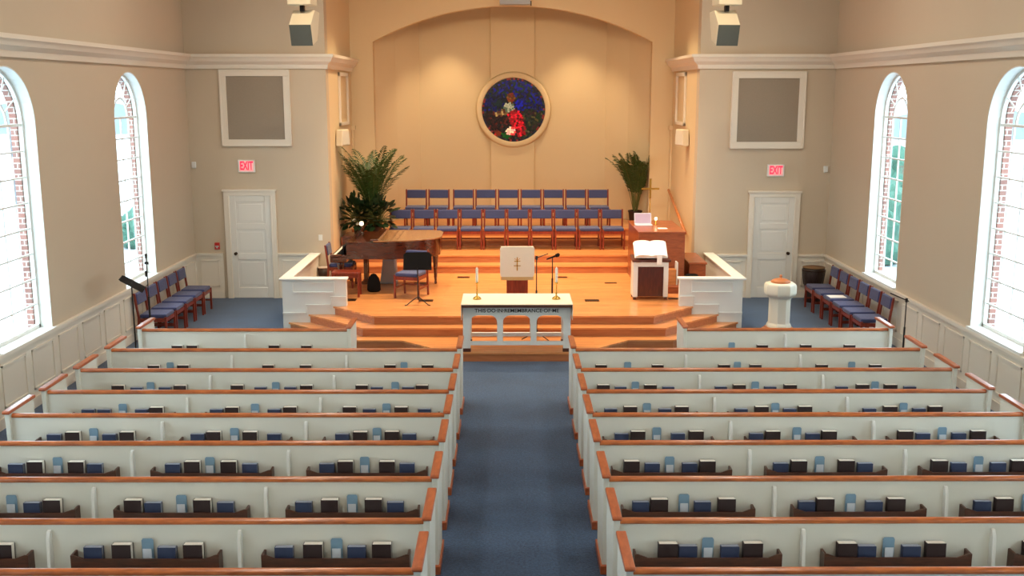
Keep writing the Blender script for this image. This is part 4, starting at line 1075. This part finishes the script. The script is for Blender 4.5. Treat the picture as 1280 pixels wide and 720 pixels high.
# ------------------------------------------------------------------ chancel lamps
def can(x, y, z, nm, lab):
    t = thing('spot_lamp', lab, 'spot lamp', (x, y, z), 0, 'chancel spot lamps')
    bm = NB(); lathe(bm, [(.05, .30), (.06, .30), (.09, .05), (.09, 0), (.08, 0), (.05, .25)], (0,0,0), 16); obj('lamp_can', bm, black_m, t, smooth=True)
    bm = NB(); tube(bm, [(0,0,.28), (0,0,CZ-z)], .012, 6); obj('lamp_stem', bm, black_m, t)
WW = (1, .75, .46)
i = 0
for x in (-2.2, -.8, .8, 2.2):
    for y, py, pw in ((19.2, 18.6, 1.0), (22.3, 21.2, 1.0)):
        i += 1
        can(x, y, 7.0, '', 'black spot lamp over the platform, %s of eight' % ORD[i-1])
        lamp('SPOT', (x, y, 6.97), STAGE_W*pw*4, WW, .12, 95, .8, aim=(x*.9, py, .44))
for x in (-1.45, 1.45):
    can(x, 24.85, 6.35, '', 'black wall washer lamp behind the arch, %s side' % ('left' if x < 0 else 'right'))
    lamp('SPOT', (x*1.05, 24.9, 6.32), 260, WW, .10, 70, .75, aim=(x*1.08, 25.22, 4.0))

for n_, x in enumerate((-2.4, -.8, .8, 2.4)):  # unseen spots, added to brighten the arch face and altar front
    t = thing('spot_lamp', 'added black spot lamp under the nave ceiling to brighten the chancel, %s of four' % ORD[n_], 'spot lamp', (x, 13.2, 7.2), 0, 'added nave spot lamps')
    bm = NB(); tube(bm, [(0, -.14, .08), (0, .02, -.01)], [.05, .09], 14); obj('lamp_can', bm, black_m, t)
    bm = NB(); tube(bm, [(0, -.08, .06), (0, -.08, ZC-7.2)], .012, 6); obj('lamp_stem', bm, black_m, t)
    lamp('SPOT', (x, 13.27, 7.17), FRONT_W, (1, .78, .52), .10, 58, .7, aim=(x*.9, 23.4, 2.4))
# ------------------------------------------------------------------ outside
bm = NB(); box(bm, -90, XL-.33, -30, 110, -1.3, -1.1); struct('ground_left', bm, concrete_m)
bm = NB(); box(bm, XR+.33, 90, -30, 110, -1.3, -1.1); struct('ground_right', bm, concrete_m)
def house(x0, x1, y0, y1, h, label, s):
    t = thing('neighbouring_building', label, 'building', ((x0+x1)/2, (y0+y1)/2, -1.1)); a, b = (x1-x0)/2, (y1-y0)/2
    bm = NB(); box(bm, -a, a, -b, b, 0, h); obj('wall', bm, house_m, t)
    bm = NB(); prism(bm, [(-a-.4, h), (a+.4, h), (0, h+1.6)], 'y', -b-.3, b+.3); obj('roof', bm, slate_m, t)
    for r_ in range(2):
        for c in range(6):
            x = -a+.8+c*(2*a-1.2)/6
            bm = NB(); box(bm, x, x+.9, -b-.04, -b+.02, .7+r_*1.9, 1.9+r_*1.9); w = obj('window', bm, white_m, t)
            bm = NB(); box(bm, x+.08, x+.82, -b-.06, -b-.045, .78+r_*1.9, 1.82+r_*1.9); obj('pane', bm, hwin_m, w)
house(-26, -9.5, 42, 50, 3.6, 'pale building seen through the far left arched window', -1)
house(12, 28, 46, 54, 3.2, 'pale building seen through the far right arched window', 1)
def hedge(loc, w, d, h, seed, label):
    rn = random.Random(seed); bm = NB()
    bmesh.ops.create_icosphere(bm, subdivisions=4, radius=1)
    for v in bm.verts:
        f = 1+.18*noise.noise(v.co*3+Vector((seed, 0, 0)))+.10*noise.noise(v.co*8)
        v.co = Vector((v.co.x*w/2*f, v.co.y*d/2*f, max(0, v.co.z*.9+.5)*h*f*.75))
    tag(obj('bush', bm, hedge_m, loc=loc), label, 'bush')
hedge((11.2, 33, -1.1), 3.0, 4, 2.6, 1, 'green bush outside the far right window, nearer one')
hedge((14.0, 39, -1.1), 3.4, 4, 3.0, 2, 'green bush outside the far right window, farther one')
hedge((-12.6, 36, -1.1), 2.2, 2.6, 1.3, 3, 'low green bush outside the far left window')
